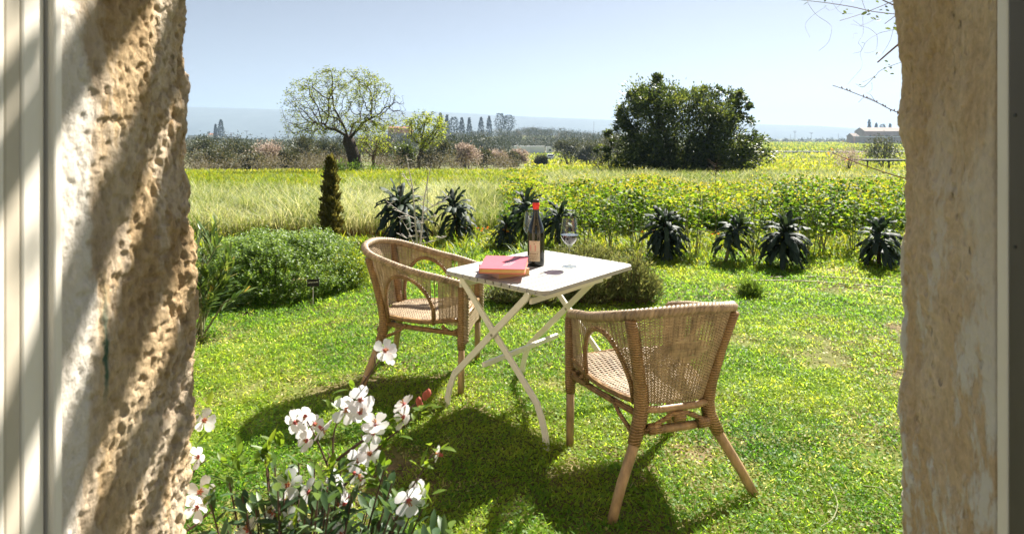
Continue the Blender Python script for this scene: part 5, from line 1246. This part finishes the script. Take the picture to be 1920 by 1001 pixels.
def almond_branches():
    g = np.random.default_rng(111); DB = 1.22; base = Vector((-.36, 1.32, 0)); t = thing('almond_sapling', 'young almond with white blossoms on thin dark twigs below the window', 'almond', base)
    def W(px, py, d=DB): return Vector(at(px, py, d)) - base
    br = [[(628, 1010, 1.24), (609, 952, 1.22), (658, 897, 1.20), (710, 838, 1.18), (791, 771, 1.16)], [(640, 935, 1.22), (618, 890, 1.20), (615, 875, 1.20), (592, 820, 1.18), (576, 789, 1.17)], [(624, 905, 1.22), (624, 867, 1.21), (626, 812, 1.22), (637, 782, 1.22)],
          [(622, 880, 1.22), (628, 865, 1.22), (695, 815, 1.2), (758, 773, 1.19), (806, 737, 1.19)], [(728, 1004, 1.12), (750, 960, 1.10), (776, 908, 1.10), (813, 849, 1.10)], [(637, 782, 1.22), (660, 748, 1.24), (690, 705, 1.25), (721, 662, 1.26)],
          [(606, 956, 1.22), (575, 940, 1.19), (543, 915, 1.17)], [(628, 1010, 1.24), (590, 985, 1.2), (552, 962, 1.18), (528, 930, 1.17)], [(340, 1000, 1.16), (365, 985, 1.15), (398, 955, 1.14)], [(330, 960, 1.2), (362, 885, 1.2), (386, 862, 1.2)]]
    m = MB(); m.smooth = True
    for i, b in enumerate(br):
        pts = [W(*p) for p in b]; c = catmull([tuple(p) for p in pts], 12); r0 = .0042 if i in (0, 3) else .003; m.tube(c, np.linspace(r0, .0012, 12), 7)
        for q in range(4):
            cc = c[g.integers(2, 11)]; m.tube([cc, cc + g.normal(0, .006, 3) + np.array([0, 0, .008])], [.0016, .001], 5)
    m.tube([(0, 0, -.05), tuple(W(640, 1180, 1.3)), tuple(W(628, 1006, 1.24))], [.014, .009, .0045], 8)
    m.tube([(.01, 0, 0), tuple(W(720, 1180, 1.22)), tuple(W(728, 1004, 1.12))], [.008, .006, .0033], 8)
    m.tube([(-.02, -.02, 0), tuple(W(420, 1250, 1.25)), tuple(W(340, 1000, 1.16)), tuple(W(330, 960, 1.2))], [.01, .008, .004, .0035], 8)
    m.build('branches', M['twig'], t)
    FL = [(553, 792, 26, 1.17), (573, 779, 24, 1.18), (604, 804, 27, 1.17), (575, 826, 22, 1.16), (650, 768, 30, 1.21), (676, 750, 30, 1.22), (675, 774, 27, 1.20), (704, 795, 29, 1.19), (700, 812, 25, 1.18), (758, 758, 26, 1.18), (757, 782, 26, 1.17), (722, 657, 26, 1.25), (727, 668, 22, 1.26),
          (673, 861, 27, 1.18), (694, 850, 26, 1.18), (668, 888, 25, 1.19), (678, 898, 24, 1.2), (539, 909, 30, 1.16), (528, 931, 30, 1.15), (578, 922, 26, 1.18), (612, 919, 28, 1.2), (640, 912, 28, 1.2), (603, 934, 26, 1.17), (642, 945, 26, 1.16), (766, 938, 33, 1.08), (782, 922, 25, 1.1), (822, 851, 18, 1.1),
          (512, 962, 30, 1.14), (542, 972, 22, 1.12), (465, 995, 30, 1.1), (383, 788, 24, 1.19), (372, 856, 22, 1.2), (375, 922, 30, 1.15), (370, 950, 28, 1.14), (560, 800, 22, 1.2), (690, 765, 22, 1.23), (655, 930, 24, 1.19), (640, 1000, 26, 1.1), (590, 795, 20, 1.19)]
    for i, (px, py, rp, d) in enumerate(FL):
        mb = blossom_mesh(g, rp * .92 * d / F); o = mb.build('blossom', [M['petal'], M['petal_heart']], t); c = W(px, py, d); o.location = c
        n = Vector((g.normal(0, .55), -1.0 + g.uniform(-.2, .9), g.normal(.45, .45))).normalized(); o.rotation_mode = 'QUATERNION'; o.rotation_quaternion = n.to_track_quat('Z', 'Y')
    for (px, py) in ((785, 752), (797, 742), (803, 737), (788, 760)):
        m = MB(); m.smooth = True; c = W(px, py, 1.185); m.tint = .3; r = .0062; m.lathe([(0, -r * 1.5), (r * .7, -r), (r, 0), (r * .75, r * .9), (0, r * 1.6)], 10, c); m.build('bud', M['petal_heart'], t)
    P = []; D = []
    spots = [(790, 768, 1.16, 9), (745, 808, 1.18, 7), (718, 830, 1.18, 6), (665, 905, 1.2, 7), (620, 905, 1.19, 6), (655, 728, 1.24, 4), (625, 770, 1.22, 3), (795, 935, 1.09, 7), (800, 870, 1.1, 5), (815, 845, 1.1, 4), (705, 905, 1.15, 7), (735, 790, 1.18, 5), (385, 770, 1.19, 6), (378, 840, 1.19, 4), (400, 920, 1.14, 4), (560, 985, 1.12, 6), (520, 985, 1.1, 6)]
    for px, py, d, n in spots:
        for q in range(n): P.append(W(px + g.normal(0, 7), py + g.normal(0, 6), d) + Vector((0, g.normal(0, .008), 0))); D.append(np.array([g.normal(.1, .7), g.normal(-.3, .4), g.uniform(.0, 1)]))
    n = len(P); curved_leaves('foliage', np.array([tuple(p) for p in P]), D, .033 * g.uniform(.6, 1.35, n), .011 * g.uniform(.8, 1.3, n), g.uniform(0, .7, n), g.uniform(0, 1, n), M['freshleaf'], t, g, 5, None, .3)
almond_branches()
def lentisk():
    g = np.random.default_rng(112); bx, by = -.42, 1.16; t = thing('evergreen_shrub', 'dark grey green evergreen shrub with oval leaves at the foot of the almond blossoms', 'shrub', (bx, by, 0)); m = MB(); m.smooth = True; P = []; D = []
    ends = []
    for s in range(74):
        px = g.uniform(425, 850); top = np.interp(px, [425, 470, 520, 600, 660, 700, 780, 830, 850], [960, 930, 900, 900, 915, 905, 930, 965, 1000]); py = top + abs(g.normal(0, 60)) + 8; ends.append((px, py, g.uniform(1.02, 1.28)))
    ends += [(500, 850, 1.2), (515, 872, 1.22), (547, 905, 1.2), (430, 905, 1.14), (560, 868, 1.24), (640, 868, 1.22), (590, 878, 1.2), (660, 930, 1.1), (720, 880, 1.12), (735, 905, 1.1), (455, 930, 1.1), (498, 862, 1.18), (640, 880, 1.2), (845, 990, 1.1), (395, 945, 1.12)]
    for (px, py, d) in ends:
        e = np.array(at(px, py, d)) - np.array([bx, by, 0]); b = np.array([e[0] * .25, e[1] * .25, .12]); mid = b * .4 + e * .6 + np.array([e[0] * -.08, 0, .02]); m.tube([b, mid, e], [.005, .0032, .0014], 5, False)
        for q in range(16):
            u = .42 + .58 * q / 15; c = b * (1 - u) ** 2 + 2 * u * (1 - u) * mid + u * u * e; a = q * 2.4 + g.normal(0, .3); sd = np.array([math.cos(a), math.sin(a), .15]); P.append(c); D.append(unit(unit(e - mid) * (.3 + .8 * max(0, u - .85) * 6) + sd * .9 + g.normal(0, .25, 3)))
    m.tube([(0, 0, -.05), (0, 0, .15)], [.02, .015], 8); m.build('stems', M['twig'], t); n = len(P)
    fresh = g.uniform(0, 1, n); curved_leaves('foliage', np.array(P), D, .042 * g.uniform(.65, 1.3, n), .0135 * g.uniform(.8, 1.25, n), g.uniform(-.1, .6, n), fresh, M['lentisk'], t, g, 5, ([0, .15, .5, .8, 1], [.15, .65, 1, .75, .05]), .22)
    P = [(447, 858), (452, 880), (470, 880), (505, 848), (520, 835), (545, 905), (625, 880), (610, 890), (452, 905), (760, 960), (795, 955), (690, 890), (720, 880), (430, 880), (500, 870)]
    q = np.array([np.array(at(px, py, 1.17)) - np.array([bx, by, 0]) for px, py in P for _ in range(5)]); q += g.normal(0, .006, q.shape); n = len(q)
    o = curved_leaves('young_leaves', q, np.stack([g.normal(0, .5, n), g.normal(-.2, .3, n), g.uniform(.3, 1, n)], 1), .042 * g.uniform(.6, 1.2, n), .014, g.uniform(0, .4, n), g.uniform(0, .8, n), M['freshleaf'], t, g, 5, None, .25)
lentisk()

# ------------------------------------------------------------------ vine hanging at the upper right, unseen cane pergola added over the window for its shade
def vine():
    g = np.random.default_rng(121); D = 1.75; base = Vector((1.22, D, 0)); t = thing('climbing_vine', 'thin leafy vine twigs and tendrils hanging against the sky at the upper right', 'vine', base)
    def W(zx, zy, d=0): return tuple(Vector(at(1490 + zx / 4.766, zy / 4.766, D + d)) - base)
    B = [([(1180, 150), (920, 130), (700, 105), (520, 65), (300, 30), (40, 0), (-200, -30)], 3.4), ([(1180, -120), (840, 30), (600, 125), (405, 187)], 3.0), ([(1180, 190), (920, 65), (780, 0), (600, -90)], 6), ([(110, -10), (130, 50), (200, 140), (310, 215), (330, 270), (300, 380), (215, 457)], 1.3), ([(470, -40), (430, 0), (390, 60), (315, 95), (260, 75), (130, 170), (95, 240), (135, 335)], 1.1),
         ([(590, -60), (600, 0), (640, 110)], 1.8), ([(1180, 190), (890, 430), (740, 560)], 9), ([(1180, -90), (910, 135), (805, 215)], 3.5), ([(1180, 210), (830, 280), (735, 310), (640, 375), (590, 460), (520, 480)], 1.5), ([(735, 310), (738, 380), (725, 450), (660, 475), (620, 470)], 1.2), ([(735, 310), (665, 255), (600, 235), (520, 180)], 1.2), ([(640, 110), (610, 150), (612, 300), (570, 380), (600, 430), (585, 490), (605, 560), (590, 620), (520, 700), (470, 760)], .9),
         ([(920, 130), (880, 270), (850, 370), (790, 470), (740, 520)], 1.2), ([(1180, 1110), (880, 990), (720, 910), (500, 820), (340, 765)], 4.2), ([(720, 910), (680, 850), (640, 830)], 1.8), ([(720, 900), (630, 870), (570, 915)], 2), ([(1180, 480), (800, 615), (715, 685), (610, 735)], 2.0), ([(715, 685), (650, 750), (600, 780), (545, 750)], 1.6), ([(600, 240), (545, 225), (500, 218)], .9), ([(560, 300), (530, 305), (522, 345)], 1), ([(330, 0), (360, 60), (420, 120), (520, 125)], 1), ([(690, 740), (690, 800), (660, 830)], 1), ([(590, 230), (670, 200), (745, 150)], 1.1)]
    m = MB(); m.smooth = True; k = D / F / 4.766
    for pts, w in B:
        c = catmull([W(*p, d=.03 * math.sin(i * 1.7 + pts[0][0])) for i, p in enumerate(pts)], 6 * len(pts)); m.tube(c, np.linspace(w * k * 1.15, max(.5, w * .62) * k * 1.15, len(c)), 6)
        if w in (4.2,):
            for q in range(14): cc = c[g.integers(3, len(c) - 1)]; m.tube([cc, cc + np.array([g.normal(0, .002), 0, g.choice([-1, 1]) * .006])], [.0022, .001], 5)
    m.tube([(0, 0, -.05), (.02, 0, 1.0), (0, .02, 1.8), (-.1, .05, 2.6), (-.2, .3, 3.42)], [.02, .018, .014, .011, .008], 8); m.build('stems', M['twig'], t)
    LV = [(620, 120, 46), (660, 130, 30), (700, 160, 34), (740, 150, 30), (830, 95, 34), (820, 125, 34), (835, 257, 44), (905, 260, 50), (910, 215, 40), (915, 300, 40), (750, 475, 48), (735, 480, 30), (820, 578, 36), (845, 580, 30), (840, 605, 34), (815, 635, 36), (860, 605, 30), (870, 660, 28), (600, 780, 30), (595, 790, 26), (450, 110, 34), (465, 85, 30), (435, 125, 26), (270, 60, 34), (270, 10, 26), (95, 35, 40), (830, 30, 30), (880, 40, 36), (900, 20, 36), (745, 180, 34), (610, 385, 30), (630, 770, 24), (660, 100, 30), (690, 165, 26), (715, 170, 26), (820, 548, 30), (805, 610, 28), (585, 760, 22), (715, 690, 26), (525, 10, 30), (740, 15, 30), (770, 90, 26), (820, 60, 26), (865, 620, 26)]
    P = np.array([W(a, b, g.normal(0, .02)) for a, b, _ in LV]); L = np.array([q for _, _, q in LV]) * k * 1.15; n = len(P); dx = g.choice([-1, 1], n) * g.uniform(.6, 1, n)
    Dv = np.stack([dx, g.normal(0, .4, n), g.normal(-.25, .35, n)], 1); P = P - unit(Dv) * (L * .5)[:, None]
    curved_leaves('foliage', P, Dv, L, L * .5, g.uniform(0, .5, n), g.uniform(0, 1, n), M['vineleaf'], t, g, 5, ([0, .2, .5, .8, 1], [.2, .85, 1, .7, .03]), .2, 0, g.normal(.5, .5, n))
    b2 = Vector((1.28, 1.95, 0)); t2 = thing('pomegranate_shoot', 'thin arching twig with orange young leaves at its tip beside the right reveal', 'twig', b2); W2 = lambda px, py: tuple(Vector(at(px, py, 1.95)) - b2)
    m = MB(); m.smooth = True; m.tube([(0, 0, -.05), (.05, 0, .7), W2(1740, 345)], [.006, .005, .003], 6); c = catmull([W2(1740, 345), W2(1680, 330), W2(1640, 317), W2(1600, 303), W2(1560, 287)], 16); m.tube(c, np.linspace(.0024, .001, 16), 6); m.build('stem', M['twig'], t2)
    P = np.array([W2(px, py) for px, py in ((1563, 284), (1562, 281), (1554, 291), (1558, 290), (1591, 300), (1593, 299), (1590, 302))]); n = len(P)
    curved_leaves('young_leaves', P, np.stack([g.normal(-.2, .6, n), g.normal(0, .3, n), g.uniform(-.2, 1, n)], 1), .013, .006, .3, g.uniform(0, 1, n), M['orange_flower'], t2, g, 4)
vine()
def pergola():  # out-of-view canes and leaves added to cast stripes on the left reveal
    g = np.random.default_rng(131); t = thing('shade_pergola', 'unseen cane pergola added above the window to stripe the left stone reveal with shade', 'pergola', (0, 0, 0)); y = 2.02
    cm = plain('grey_cane', (.25, .2, .14), .7, .3, 20, .3)
    for y, r in ((1.98, .035), (2.12, .028), (2.20, .04), (2.37, .03), (2.52, .045), (2.68, .025), (2.76, .035), (2.93, .04), (3.08, .025)):
        m = MB(); m.smooth = True; n = 9; xs = np.linspace(-.3, 2.9, n); m.tube([(x, y + .05 * math.sin(x * 2.1 + y * 7) + g.normal(0, .015), 3.5 + g.normal(0, .035)) for x in xs], [r * g.uniform(.55, 1.35) for _ in xs], 8); m.build('cane', cm, t)
    for x in (2.75,):
        m = MB(); m.smooth = True; m.tube([(x, 1.3, 3.42), (x, 3.5, 3.42)], .05, 8); m.build('beam', cm, t); m = MB(); m.smooth = True; m.tube([(x, 3.45, -.2), (x, 3.45, 3.42)], .05, 8); m.build('post', cm, t)
    m = MB(); m.smooth = True; m.tube([(-.25, 1.1, 3.42), (-.25, 3.4, 3.42)], .03, 8); m.build('beam', cm, t)
    n = 260; P = np.stack([g.uniform(.2, 1.5, n), g.uniform(2.0, 3.3, n), 3.5 + g.normal(0, .06, n)], 1); k = vnoise(P[:, 0], P[:, 1], .3, 5) > .5; P = P[k]; n = len(P)
    leaves('climbing_leaves', P, rand_dirs(n, g, -.4, .4), .07, .045, g.uniform(0, 1, n), M['vineleaf'], t, g=g)
pergola()

# ------------------------------------------------------------------ air
def haze():
    m = MB(); m.box((0, 1000, 95), (9000, 7000, 220)); v = bpy.data.materials.new('air'); v.use_nodes = True; t = v.node_tree; t.nodes.remove(t.nodes['Principled BSDF'])
    p = t.nodes.new('ShaderNodeVolumePrincipled'); p.inputs['Color'].default_value = (.38, .51, .72, 1); p.inputs['Density'].default_value = 3.0e-4; p.inputs['Anisotropy'].default_value = .2
    t.links.new(p.outputs[0], t.nodes['Material Output'].inputs['Volume']); o = m.build('haze', v); o['kind'] = 'stuff'
haze()
